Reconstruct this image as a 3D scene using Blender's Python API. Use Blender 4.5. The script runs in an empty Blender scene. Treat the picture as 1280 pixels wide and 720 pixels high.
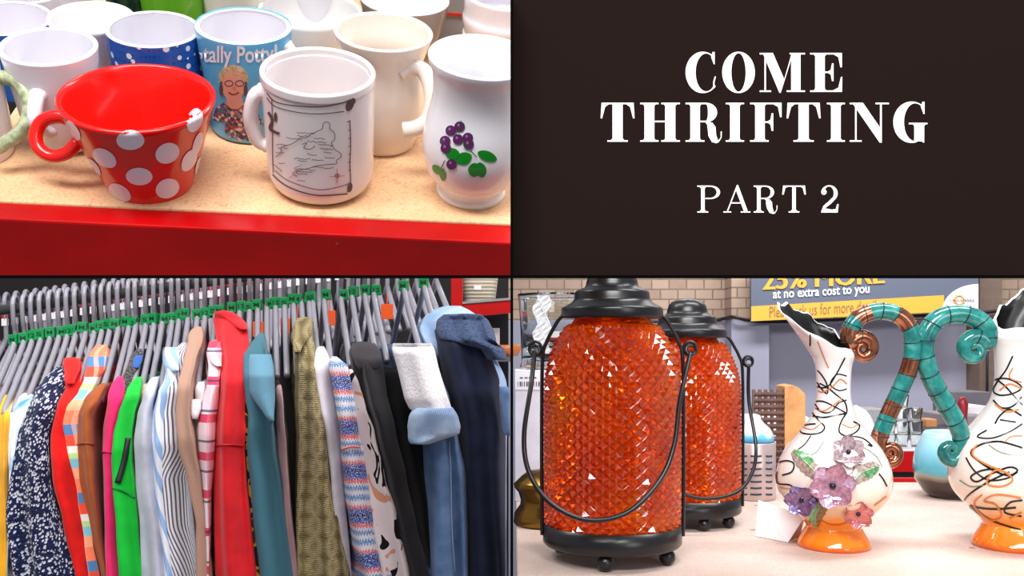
import bpy, bmesh, math, random
from mathutils import Vector, Matrix, noise
from mathutils.bvhtree import BVHTree
random.seed(4)
F = 1200.0; CXP = 640.0; HY = 430.0; CZ = 1.2
CAM = Vector((0, 0, CZ))
TABLE_DROP = 0.223
COL = bpy.context.scene.collection
PI = math.pi

def P(px, py, Y):
    return Vector(((px - CXP) / F * Y, Y, CZ + (HY - py) / F * Y))

def ray(px, py):
    return Vector(((px - CXP) / F, 1.0, (HY - py) / F)).normalized()

def lerp(a, b, t): return a + (b - a) * t
def clamp(x, a=0., b=1.): return max(a, min(b, x))
def table_y(py): return TABLE_DROP * F / (py - HY)

# ------------------------------------------------------------ materials
def lin(c, k=1.0):
    o = []
    for v in c[:3]:
        v = v / 255.0
        o.append((v / 12.92 if v <= .04045 else ((v + .055) / 1.055) ** 2.4) * k)
    return (o[0], o[1], o[2], 1.0)

class NT:
    def __init__(s, name, rough=.6, metal=0., spec=.5, coat=0., trans=0., ior=1.45, sheen=0.):
        s.m = bpy.data.materials.new(name); s.m.use_nodes = True
        s.t = s.m.node_tree; s.n = s.t.nodes; s.l = s.t.links
        s.b = s.n['Principled BSDF']
        s.b.inputs['Roughness'].default_value = rough
        s.b.inputs['Metallic'].default_value = metal
        s.b.inputs['Specular IOR Level'].default_value = spec
        s.b.inputs['Coat Weight'].default_value = coat
        s.b.inputs['Transmission Weight'].default_value = trans
        s.b.inputs['IOR'].default_value = ior
        s.b.inputs['Sheen Weight'].default_value = sheen
    def put(s, sock, v):
        if isinstance(v, (int, float, tuple, list)):
            if sock.type in ('RGBA',) and isinstance(v, (int, float)): v = (v, v, v, 1)
            sock.default_value = v
        else: s.l.new(v, sock)
    def math(s, op, a, b=0.0, clampit=False):
        n = s.n.new('ShaderNodeMath'); n.operation = op; n.use_clamp = clampit
        s.put(n.inputs[0], a); s.put(n.inputs[1], b); return n.outputs[0]
    def coord(s, which='Object'):
        return s.n.new('ShaderNodeTexCoord').outputs[which]
    def sep(s, v):
        n = s.n.new('ShaderNodeSeparateXYZ'); s.l.new(v, n.inputs[0]); return n.outputs
    def mapping(s, v, scale=(1, 1, 1), rot=(0, 0, 0), loc=(0, 0, 0)):
        n = s.n.new('ShaderNodeMapping'); s.l.new(v, n.inputs[0])
        n.inputs['Scale'].default_value = scale; n.inputs['Rotation'].default_value = rot; n.inputs['Location'].default_value = loc
        return n.outputs[0]
    def noise(s, v, scale=5, detail=2, rough=.5, dist=0):
        n = s.n.new('ShaderNodeTexNoise'); s.l.new(v, n.inputs['Vector'])
        n.inputs['Scale'].default_value = scale; n.inputs['Detail'].default_value = detail
        n.inputs['Roughness'].default_value = rough; n.inputs['Distortion'].default_value = dist
        return n.outputs['Fac']
    def voro(s, v, scale=5, out='Distance', rnd=1.0):
        n = s.n.new('ShaderNodeTexVoronoi'); s.l.new(v, n.inputs['Vector']); n.inputs['Scale'].default_value = scale
        n.inputs['Randomness'].default_value = rnd
        return n.outputs[out]
    def mix(s, f, a, b):
        n = s.n.new('ShaderNodeMix'); n.data_type = 'RGBA'
        s.put(n.inputs[0], f); s.put(n.inputs[6], a); s.put(n.inputs[7], b); return n.outputs[2]
    def ramp(s, f, stops, interp='LINEAR'):
        n = s.n.new('ShaderNodeValToRGB'); n.color_ramp.interpolation = interp
        e = n.color_ramp.elements
        while len(e) < len(stops): e.new(.5)
        for i, (p, c) in enumerate(stops):
            e[i].position = p; e[i].color = c
        s.l.new(f, n.inputs[0]); return n.outputs[0]
    def band(s, x, period, duty, soft=0.0):
        # 1 where fract(x/period) < duty
        m = s.math('PINGPONG', x, period / 2)
        return s.math('LESS_THAN', m, period / 2 * duty)
    def color(s, v): s.put(s.b.inputs['Base Color'], v); return s
    def bump(s, h, strength=.3, dist=.002):
        n = s.n.new('ShaderNodeBump'); n.inputs['Strength'].default_value = strength; n.inputs['Distance'].default_value = dist
        s.l.new(h, n.inputs['Height']); s.l.new(n.outputs[0], s.b.inputs['Normal']); return s

def plain(name, c, k=1.0, rough=.5, metal=0., spec=.5, coat=0., var=.06, scale=30, bump=0., bscale=300, sheen=0., bdist=.001):
    t = NT(name, rough, metal, spec, coat, sheen=sheen)
    co = t.coord('Object')
    a = lin(c, k)
    if var:
        nf = t.noise(co, scale, 3)
        lo = tuple(v * (1 - var * 2) for v in a[:3]) + (1,); hi = tuple(min(1, v * (1 + var)) for v in a[:3]) + (1,)
        t.color(t.ramp(nf, [(.3, lo), (.7, hi)]))
    else: t.color(a)
    if bump: t.bump(t.noise(co, bscale, 2), bump, bdist)
    return t.m

# ------------------------------------------------------------ mesh builder
class MB:
    def __init__(s): s.v = []; s.f = []; s.mi = []; s.uv = {}; s.flat = set()
    def add(s, vs, fs, mi=0, flat=False):
        b = len(s.v); s.v += [Vector(v) for v in vs]
        for f in fs:
            if flat: s.flat.add(len(s.f))
            s.f.append(tuple(i + b for i in f)); s.mi.append(mi)
        return b
    def box(s, c, sz, R=None, mi=0):
        c = Vector(c); hx, hy, hz = sz[0] / 2, sz[1] / 2, sz[2] / 2
        vs = []
        for x, y, z in ((-1,-1,-1),(1,-1,-1),(1,1,-1),(-1,1,-1),(-1,-1,1),(1,-1,1),(1,1,1),(-1,1,1)):
            v = Vector((x*hx, y*hy, z*hz))
            if R: v = R @ v
            vs.append(c + v)
        s.add(vs, [(3,2,1,0),(4,5,6,7),(0,1,5,4),(1,2,6,5),(2,3,7,6),(3,0,4,7)], mi, True)
    def hexa(s, a, b, mi=0):
        # a: four points, b: four matching points
        s.add(list(a) + list(b), [(3,2,1,0),(4,5,6,7),(0,1,5,4),(1,2,6,5),(2,3,7,6),(3,0,4,7)], mi, True)
    def rings(s, rings, closed=True, cap0=True, cap1=True, mi=0, flat=False, uvs=None):
        n = len(rings[0]); b = len(s.v)
        vs = [v for r in rings for v in r]; fs = []
        for i in range(len(rings) - 1):
            for k in range(n if closed else n - 1):
                k2 = (k + 1) % n
                fs.append((i*n+k, i*n+k2, (i+1)*n+k2, (i+1)*n+k))
        if cap0: fs.append(tuple(range(n))[::-1])
        if cap1: fs.append(tuple((len(rings)-1)*n + k for k in range(n)))
        b = s.add(vs, fs, mi, flat)
        if uvs:
            for i, r in enumerate(uvs):
                for k, u in enumerate(r): s.uv[b + i*n + k] = u
        return b
    def tube(s, pts, rad, seg=8, closed=False, mi=0, squash=1.0):
        pts = [Vector(p) for p in pts]; n = len(pts)
        if isinstance(rad, (int, float)): rad = [rad] * n
        rings = []; prev = None
        for i, p in enumerate(pts):
            if closed: t = pts[(i+1) % n] - pts[i-1]
            else: t = pts[min(i+1, n-1)] - pts[max(i-1, 0)]
            if t.length < 1e-9: t = Vector((0, 0, 1))
            t.normalize()
            if prev is None:
                a = Vector((0, 0, 1)) if abs(t.z) < .9 else Vector((1, 0, 0))
                nrm = t.cross(a).normalized()
            else:
                nrm = prev - t * prev.dot(t)
                nrm = nrm.normalized() if nrm.length > 1e-6 else t.orthogonal().normalized()
            prev = nrm; bi = t.cross(nrm)
            rings.append([p + (nrm * math.cos(2*PI*k/seg) + bi * math.sin(2*PI*k/seg) * squash) * rad[i] for k in range(seg)])
        if closed: rings.append(rings[0]); s.rings(rings, True, False, False, mi)
        else: s.rings(rings, True, True, True, mi)
    def lathe(s, prof, seg=48, mi=0, mat=None, off=(0, 0, 0), fn=None):
        off = Vector(off); rings = []; uvs = []; L = 0; R = max(r for r, z in prof)
        for i, (r, z) in enumerate(prof):
            if i: L += math.hypot(r - prof[i-1][0], z - prof[i-1][1])
            ring = []; uu = []
            for k in range(seg):
                a = 2*PI*k/seg
                v = Vector((r*math.cos(a), r*math.sin(a), z))
                if fn: v = fn(v, a, i)
                ring.append(off + v); uu.append((a * R, L))
            rings.append(ring); uvs.append(uu)
        s.rings(rings, True, prof[0][0] > 1e-5 and False, False, mi, uvs=uvs)
        # close poles
    def sphere(s, c, r, seg=14, rn=10, mi=0, sc=(1, 1, 1)):
        c = Vector(c); rings = []
        for i in range(rn + 1):
            t = PI * i / rn; rr = max(math.sin(t), 1e-4)
            rings.append([c + Vector((r*sc[0]*rr*math.cos(2*PI*k/seg), r*sc[1]*rr*math.sin(2*PI*k/seg), -r*sc[2]*math.cos(t))) for k in range(seg)])
        s.rings(rings, True, False, False, mi)
    def prism(s, poly, n, th, mi=0):
        # poly: list of 3-D points (planar), extruded by n*th ; top face gets triangulated by blender
        n = Vector(n); k = len(poly)
        a = [Vector(p) for p in poly]; b = [p + n * th for p in a]
        fs = [tuple(range(k))[::-1], tuple(range(k, 2*k))] + [(i, (i+1) % k, (i+1) % k + k, i + k) for i in range(k)]
        s.add(a + b, fs, mi, True)
    def build(s, name, mats, parent=None, M=None, smooth=True, recalc=True, bevel=0.0, origin=None):
        if not isinstance(mats, (list, tuple)): mats = [mats]
        me = bpy.data.meshes.new(name)
        vs = s.v
        if origin is not None:
            o = Vector(origin); vs = [v - o for v in s.v]
        me.from_pydata([tuple(v) for v in vs], [], s.f)
        for m in mats: me.materials.append(m)
        for i, p in enumerate(me.polygons):
            p.material_index = s.mi[i]; p.use_smooth = smooth and (i not in s.flat)
        if s.uv:
            ul = me.uv_layers.new(name='UVMap')
            for lp in me.loops: ul.data[lp.index].uv = s.uv.get(lp.vertex_index, (0, 0))
        if recalc:
            bm = bmesh.new(); bm.from_mesh(me)
            bmesh.ops.recalc_face_normals(bm, faces=bm.faces); bm.to_mesh(me); bm.free()
        me.update()
        ob = bpy.data.objects.new(name, me); COL.objects.link(ob)
        if parent is not None: ob.parent = parent
        if M is not None: ob.matrix_local = M
        elif origin is not None and parent is None: ob.location = origin
        if bevel:
            b = ob.modifiers.new('bevel', 'BEVEL'); b.width = bevel; b.segments = 2; b.limit_method = 'ANGLE'
        return ob

def thing(name, label, cat, loc=(0, 0, 0), group=None, M=None):
    o = bpy.data.objects.new(name, None); COL.objects.link(o); o.empty_display_size = .02
    if M is not None: o.matrix_world = M
    else: o.location = loc
    tag(o, label, cat, group); return o
def tag(o, label, cat, group=None, kind=None):
    if label: o['label'] = label
    if cat: o['category'] = cat
    if group: o['group'] = group
    if kind: o['kind'] = kind
    return o
def struct(o): o['kind'] = 'structure'; return o

def smooth_path(pts, n=8, closed=False):
    pts = [Vector(p) for p in pts]; out = []; m = len(pts)
    rng = range(m if closed else m - 1)
    for i in rng:
        if closed: p0, p1, p2, p3 = pts[i-1], pts[i], pts[(i+1) % m], pts[(i+2) % m]
        else: p0, p1, p2, p3 = pts[max(i-1, 0)], pts[i], pts[i+1], pts[min(i+2, m-1)]
        for k in range(n):
            t = k / n
            out.append(.5*((2*p1) + (p2-p0)*t + (2*p0-5*p1+4*p2-p3)*t*t + (-p0+3*p1-3*p2+p3)*t**3))
    if not closed: out.append(pts[-1].copy())
    return out

# text -> flat triangles fitted in a box (x0,y0)-(x1,y1), y down
def textmesh(s, x0, y0, x1, y1, bold=0.0):
    cu = bpy.data.curves.new('t', 'FONT'); cu.body = s; cu.offset = bold; cu.resolution_u = 3
    ob = bpy.data.objects.new('t', cu); COL.objects.link(ob)
    dg = bpy.context.evaluated_depsgraph_get(); me = ob.evaluated_get(dg).to_mesh()
    vs = [tuple(v.co) for v in me.vertices]; fs = [tuple(p.vertices) for p in me.polygons]
    ob.evaluated_get(dg).to_mesh_clear()
    bpy.data.objects.remove(ob); bpy.data.curves.remove(cu)
    ax = min(v[0] for v in vs); bx = max(v[0] for v in vs); ay = min(v[1] for v in vs); by = max(v[1] for v in vs)
    return [(lerp(x0, x1, (v[0]-ax)/(bx-ax)), lerp(y1, y0, (v[1]-ay)/(by-ay))) for v in vs], fs

# decals: painted decoration lying on the real surface of a mesh
class Skin:
    def __init__(s, mb, M=None, eps=.0004):
        M = M or Matrix(); s.Mi = M.inverted(); s.eps = eps; s.e2 = eps
        vs = [M @ v for v in mb.v]; s.bvh = BVHTree.FromPolygons([tuple(v) for v in vs], mb.f)
        s.mb = mb; s.cache = {}
    def hit(s, px, py):
        d = ray(px, py); loc, n, i, dist = s.bvh.ray_cast(CAM, d)
        if loc is None: return None
        if n.dot(d) > 0: n = -n
        return s.Mi @ (loc + n * s.e2)
    def tris(s, pts, fs, mi):
        s.e2 += .000012; h = [s.hit(*p) for p in pts]
        ok = [f for f in fs if all(h[i] is not None for i in f)]
        ok = [f for f in ok if max((h[f[i]] - h[f[i-1]]).length for i in range(len(f))) < .06]
        s.mb.add([v if v is not None else Vector() for v in h], ok, mi)
    def blob(s, cx, cy, pts, mi, rings=3):
        n = len(pts); vs = [(cx, cy)]; fs = []
        for r in range(1, rings + 1):
            for (x, y) in pts: vs.append((lerp(cx, x, r/rings), lerp(cy, y, r/rings)))
        for k in range(n): fs.append((0, 1 + k, 1 + (k+1) % n))
        for r in range(rings - 1):
            for k in range(n):
                a = 1 + r*n; b = a + n
                fs.append((a+k, b+k, b+(k+1) % n, a+(k+1) % n))
        s.tris(vs, fs, mi)
    def ellipse(s, cx, cy, rx, ry, mi, rot=0, n=20, rings=3):
        c, q = math.cos(rot), math.sin(rot)
        s.blob(cx, cy, [(cx + rx*math.cos(a)*c - ry*math.sin(a)*q, cy + rx*math.cos(a)*q + ry*math.sin(a)*c) for a in [2*PI*k/n for k in range(n)]], mi, rings)
    def stroke(s, pts, w, mi, sm=4):
        if sm: pts = [(p.x, p.y) for p in smooth_path([(x, y, 0) for x, y in pts], sm)]
        n = len(pts); vs = []; fs = []
        for i, (x, y) in enumerate(pts):
            x0, y0 = pts[max(i-1, 0)]; x1, y1 = pts[min(i+1, n-1)]
            dx, dy = x1-x0, y1-y0; L = math.hypot(dx, dy) or 1
            ww = (w if not callable(w) else w(i/(n-1))) / 2
            vs += [(x - dy/L*ww, y + dx/L*ww), (x + dy/L*ww, y - dx/L*ww)]
        for i in range(n-1): fs.append((2*i, 2*i+1, 2*i+3, 2*i+2))
        s.tris(vs, fs, mi)
# =================================================== shared materials
M_black = plain('black_enamel', (5, 5, 5), rough=1.0, spec=.05, var=0)
M_board = plain('title_board_paint', (45, 34, 32), .56, rough=1.0, spec=.0, var=0)
M_letter = plain('title_letter_white', (250, 248, 246), 1.0, rough=.8, spec=.1, var=0)
WHITE = (238, 236, 240)

def ceramic(name, c, k=1.0, rough=.18, var=.015):
    return plain(name, c, k, rough=rough, spec=.5, coat=.3, var=var, scale=18)

# =================================================== dividers between the four displays
def bar(name, x0, y0, x1, y1, Y, depth, mat):
    b = MB(); a = [P(x0, y0, Y), P(x1, y0, Y), P(x1, y1, Y), P(x0, y1, Y)]
    b.hexa(a, [v + Vector((0, depth, 0)) for v in a]); return struct(b.build(name, mat, smooth=False))
mb = MB(); YD = .45
a = [P(-20, 344, YD), P(1300, 344, YD), P(1300, 348, YD), P(-20, 348, YD)]
k = .17 / YD
mb.hexa(a, [v + (v - CAM) * 0 + Vector((0, .17, (P(0, 346, YD).z - CZ) * k)) for v in a])
struct(mb.build('trim_1', M_black, smooth=False))
bar('trim_2', 638, -20, 641.5, 344, YD, .02, M_black)
bar('trim_3', 638, 348, 641.5, 760, YD, .02, M_black)

# =================================================== title board with raised lettering
YB = .47
tb = thing('title_board', 'dark brown board lettered COME THRIFTING PART 2 in white serif capitals', 'sign', P(960, 172, YB))
org = tb.location.copy()
mb = MB(); a = [P(641, -30, YB), P(1310, -30, YB), P(1310, 344.5, YB), P(641, 344.5, YB)]
mb.hexa(a, [v + Vector((0, .008, 0)) for v in a]); mb.build('board', M_board, tb, origin=org, smooth=False)

def Z(zx, zy): return P(720 + zx*.375, 40 + zy*.375, YB - .0001)
class Glyph:
    def __init__(s): s.m = MB()
    def poly(s, pts):
        s.k = getattr(s, 'k', 0) + 1; s.m.prism([Z(*p) for p in pts], (0, -1, 0), .00012 + .000006 * (s.k % 30))
    def rect(s, x0, y0, x1, y1): s.poly([(x0, y0), (x1, y0), (x1, y1), (x0, y1)])
    def strip(s, A, B):
        for i in range(len(A)-1): s.poly([A[i], A[i+1], B[i+1], B[i]])
    def ring(s, c, ro, ci, ri, a0=0, a1=360, n=48):
        A = []; B = []
        for i in range(n+1):
            t = math.radians(lerp(a0, a1, i/n)); A.append((c[0]+ro[0]*math.cos(t), c[1]-ro[1]*math.sin(t)))
            B.append((ci[0]+ri[0]*math.cos(t), ci[1]-ri[1]*math.sin(t)))
        s.strip(A, B)
    def stem(s, x0, x1, t, b, sl, sr, top=True, bot=True, h=5):
        s.rect(x0, t, x1, b)
        for ok, y, d in ((top, t, 1), (bot, b, -1)):
            if ok:
                s.rect(sl, min(y, y+d*h), sr, max(y, y+d*h))
                for xs, e in ((x0, -1), (x1, 1)): s.poly([(xs, y+d*h), (xs+e*5, y+d*h), (xs, y+d*(h+6))])
    def done(s, ch):
        o = s.m.build('letter', M_letter, tb, origin=org, smooth=False); return o
def G_C(x, t, b, w, g=False):
    s = Glyph(); cy = (t+b)/2; ry = (b-t)/2 + 4
    c = (x+.57*w, cy); s.ring(c, (.57*w, ry), (x+.68*w, cy), (.35*w, ry-6), 48, 318 if not g else 300)
    x1 = x + w
    s.poly([(x1-11, t-3), (x1-4, t-3), (x1-4, t+38), (x1-7, t+38), (x1-16, t+14)])
    if not g:
        s.strip([(c[0]+.40*w, cy+ry*.76), (x1-5, cy+ry*.5), (x1, cy+ry*.2)], [(c[0]+.34*w, cy+ry*.72), (x1-9, cy+ry*.45), (x1-4, cy+ry*.2)])
    s.poly([(c[0]+.36*w, cy-ry*.78), (c[0]+.42*w, cy-ry*.62), (x1-4, t+38), (x1-10, t+5)]) if False else None
    return s
def G_O(x, t, b, w):
    s = Glyph(); c = (x+w/2, (t+b)/2); s.ring(c, (w/2, (b-t)/2+4), c, (w*.22, (b-t)/2-1)); return s
def G_T(x, t, b, w, th=34, hd=52, base=34, hl=5):
    s = Glyph(); c = x+w/2
    s.rect(c-th/2, t, c+th/2, b); s.rect(c-base, b-hl, c+base, b); s.rect(x+4, t, x+w-4, t+hl)
    for e in (-1, 1):
        xo = c+e*w/2; 
        s.poly([(xo-e*3, t), (xo-e*w*.24, t), (xo-e*w*.24, t+hl), (xo-e*w*.13, t+hd*.28), (xo-e*5, t+hd), (xo, t+hd)])
        s.poly([(c+e*th/2, b-hl), (c+e*(th/2+6), b-hl), (c+e*th/2, b-hl-6)])
    return s
def G_I(x, t, b, w, th=32): s = Glyph(); c = x+w/2; s.stem(c-th/2, c+th/2, t, b, x, x+w); return s
def G_H(x, t, b):
    s = Glyph(); s.stem(x+14, x+47, t, b, x, x+61); s.stem(x+83, x+117, t, b, x+70, x+132); s.rect(x+47, (t+b)/2-5, x+83, (t+b)/2); return s
def G_E(x, t, b, w, full=True):
    s = Glyph(); s.stem(x+17, x+49, t, b, x, x+62); s.rect(x+49, t, x+w, t+5); m = (t+b)/2
    s.poly([(x+w-28, t+5), (x+w-12, t+14), (x+w-5, t+48), (x+w, t+48), (x+w, t)])
    s.rect(x+49, m-3, x+w-30, m+2); s.poly([(x+w-28, m-30), (x+w-33, m-30), (x+w-37, m-9), (x+w-46, m-3), (x+w-46, m+2), (x+w-37, m+8), (x+w-33, m+29), (x+w-28, m+29)])
    if full: s.rect(x+49, b-5, x+w, b); s.poly([(x+w-30, b-5), (x+w-12, b-14), (x+w-3, b-50), (x+w+1, b-50), (x+w, b)])
    return s
def G_M(x, t, b, w):
    s = Glyph(); s.rect(x+16, t, x+21, b); s.rect(x, b-5, x+38, b); s.rect(x, t, x+44, t+5)
    s.poly([(x+10, t), (x+44, t), (x+82, b-42), (x+70, b+3), (x+66, b+3)])
    s.poly([(x+70, b+3), (x+74, b-14), (x+107, t), (x+112, t)])
    s.rect(x+105, t, x+136, b); s.rect(x+100, t, x+w, t+5); s.rect(x+90, b-5, x+w, b); return s
def G_N(x, t, b, w):
    s = Glyph(); s.rect(x+18, t, x+23, b); s.rect(x, b-5, x+40, b); s.rect(x, t, x+44, t+5)
    s.poly([(x+8, t), (x+44, t), (x+106, b-40), (x+106, b+3), (x+100, b+3)])
    s.rect(x+101, t, x+107, b+3); s.rect(x+86, t, x+w, t+5); return s
def G_R(x, t, b, k=1.0, th=32, r=105, leg=True, hl=5):
    s = Glyph(); s.stem(x+16*k, x+16*k+th, t, b, x, x+16*k+th+15*k, h=hl); m = lerp(t, b, .5)
    x0 = x+16*k+th; w = r - (16*k+th) - (0)
    bx = x0 + w*.35; cy = (t+m)/2; ry = (m-t)/2
    s.rect(x0, t, bx, t+hl); s.rect(x0, m-hl, bx, m)
    tk = th*.95
    s.ring((bx, cy), (x+r-bx, ry), (bx, cy), (x+r-bx-tk, ry-hl), -90, 90, 24)
    if leg:
        e = x + r + 15*k
        s.strip([(bx-2, m-hl), (bx+22*k, m+2), (bx+32*k, m+16*k), (bx+34*k, b-22*k), (bx+42*k, b+1), (e-10*k, b+2), (e, b-14*k), (e+1, b-34*k)],
                [(bx-2, m), (bx+4*k, m+8*k), (bx+6*k-(th-32*k)*-.2, m+22*k), (bx+8*k, b-20*k), (bx+20*k, b+1), (e-18*k, b+5), (e-3*k, b-14*k), (e-3*k, b-34*k)])
    return s
for g in (G_C(365, 70, 200, 101), G_O(487, 70, 200, 109), G_M(612, 70, 200, 151), G_E(780, 70, 200, 106),
          G_T(82, 236, 366, 113), G_H(214, 236, 366), G_R(365, 236, 366), G_I(499, 236, 366, 61), G_E(580, 236, 366, 105, False),
          G_T(702, 236, 366, 113), G_I(836, 236, 366, 60), G_N(912, 236, 366, 131)):
    g.done('')
g = G_C(1057, 236, 366, 108, True); g.stem(1127, 1160, 303, 366, 1109, 1171, bot=False); g.poly([(1127, 366), (1160, 366), (1160, 369), (1156, 369), (1148, 358), (1127, 364)])
g.ring((1118, 301), (61, 69), (1130, 301), (38, 63), 290, 310, 6); g.done('')
G_R(404, 512, 602, .8, 12, 76, leg=False, hl=4).done('')
g = Glyph(); g.poly([(536, 510), (540, 510), (505, 602), (501, 602)]); g.poly([(531, 522), (540, 510), (574, 602), (561, 602)]); g.rect(514, 568, 556, 572)
g.rect(491, 598, 517, 602); g.rect(549, 598, 581, 602); g.done('')
G_R(592, 512, 602, .7, 12, 68, hl=4).done('')
G_T(687, 512, 602, 79, 12, 30, 18, 4).done('')
g = Glyph(); g.ring((844, 538), (28, 27), (843, 538), (16, 23), -38, 165, 24); g.ring((826, 534), (9, 9), (826, 534), (.1, .1), 0, 360, 14)
g.strip([(866, 555), (850, 572), (832, 586), (824, 598)], [(857, 550), (838, 568), (824, 580), (818, 598)])
g.poly([(817, 602), (817, 596), (830, 588), (852, 592), (866, 590), (870, 574), (875, 574), (872, 602)]); g.done('')
tb_children = [c for c in tb.children]

# =================================================== MUG SHELF (upper left): a sloping display board
down = Vector(((450-640)/F, 1, -(1855-HY)/F)).normalized(); U = -down
O = P(403, 226, .70)
def shelf_hit(px, py, h=0.0):
    d = ray(px, py); t = (U.dot(O - CAM) + h) / U.dot(d); return CAM + d * t
R_ = (shelf_hit(638, 280) - shelf_hit(0, 251)).normalized(); D_ = U.cross(R_).normalized()
R3 = Matrix((R_, D_, U)).transposed()
def frame(p): return Matrix.Translation(p) @ R3.to_4x4()

def chipboard():
    t = NT('chipboard', .75)
    co = t.coord('Object'); n1 = t.noise(co, 9, 4, .6); n2 = t.noise(co, 420, 3, .7); n3 = t.noise(co, 60, 3)
    c1 = t.ramp(n1, [(.3, lin((205, 150, 105))), (.5, lin((226, 180, 134))), (.72, lin((238, 202, 160)))])
    c2 = t.ramp(n2, [(.32, lin((150, 100, 62))), (.5, lin((232, 190, 148)))])
    c = t.mix(.35, c1, c2); c = t.mix(t.math('MULTIPLY', t.math('GREATER_THAN', n3, .66), .35), c, lin((170, 120, 80)))
    t.color(c).bump(n2, .4, .0006); return t.m
M_chip = chipboard()
def redpaint():
    t = NT('red_steel_paint', .3, spec=.3)
    co = t.coord('Object'); n = t.noise(co, 14, 3); sc = t.noise(co, 55, 4, .65)
    c = t.ramp(n, [(.3, lin((160, 2, 5))), (.7, lin((186, 8, 10)))])
    c = t.mix(t.math('GREATER_THAN', sc, .745), c, lin((150, 80, 78))); t.color(c); return t.m
M_red = redpaint()
e0 = shelf_hit(-60, 248.3); e1 = shelf_hit(720, 283.7)
sh = MB(); back = .48; th = .018
a = [e0, e1, e1 + D_*back, e0 + D_*back]; sh.hexa([v - U*th for v in a], a)
tag(sh.build('shelf_board', M_chip, smooth=False, origin=e0, bevel=.0012), 'bare chipboard shelf carrying the rows of mugs', 'shelf')
# red steel edge beam
f0 = shelf_hit(-60, 270.5, -.002); f1 = shelf_hit(720, 308, -.002)
def beam_low(px):
    # lower edge of the front face, cut to sit on the black divider
    p = f0 + (f1 - f0) * ((px + 60) / 780.0)
    for i in range(400):
        q = p + down * i * .0005
        if HY - (q.z - CZ) / q.y * F > 346: return q
    return q
bm_ = MB(); g0 = e0 - U*.002; g1 = e1 - U*.002
n = 12; top = []; 
A = [lerp(g0, g1, i/n) for i in range(n+1)]; B = [lerp(f0, f1, i/n) for i in range(n+1)]; Cc = [beam_low(-60 + 780*i/n) for i in range(n+1)]
E = D_*.004
prof = []
for i in range(n+1):
    r = .0016
    Bt = B[i]; 
    prof.append([A[i], Bt + D_*r, Bt + D_*.0004 - U*.0004, Bt - U*r, Cc[i], Cc[i] + E, Bt - U*.004 + E, A[i] - U*.004])
bm_.rings(prof, True, True, True)
tag(bm_.build('shelf_beam', M_red, smooth=False, origin=f0), 'glossy red steel beam along the front edge of the mug shelf', 'beam')
# back panel of the mug shelf
bp = MB(); q0 = e0 + D_*back - R_*.2; q1 = e1 + D_*back + R_*.2
bp.hexa([q0, q1, q1 + U*.4, q0 + U*.4], [v + D_*.01 for v in (q0, q1, q1 + U*.4, q0 + U*.4)])
struct(bp.build('wall_shelf_back', plain('dark_shelf_back', (70, 60, 58), rough=.8), smooth=False))

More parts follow.
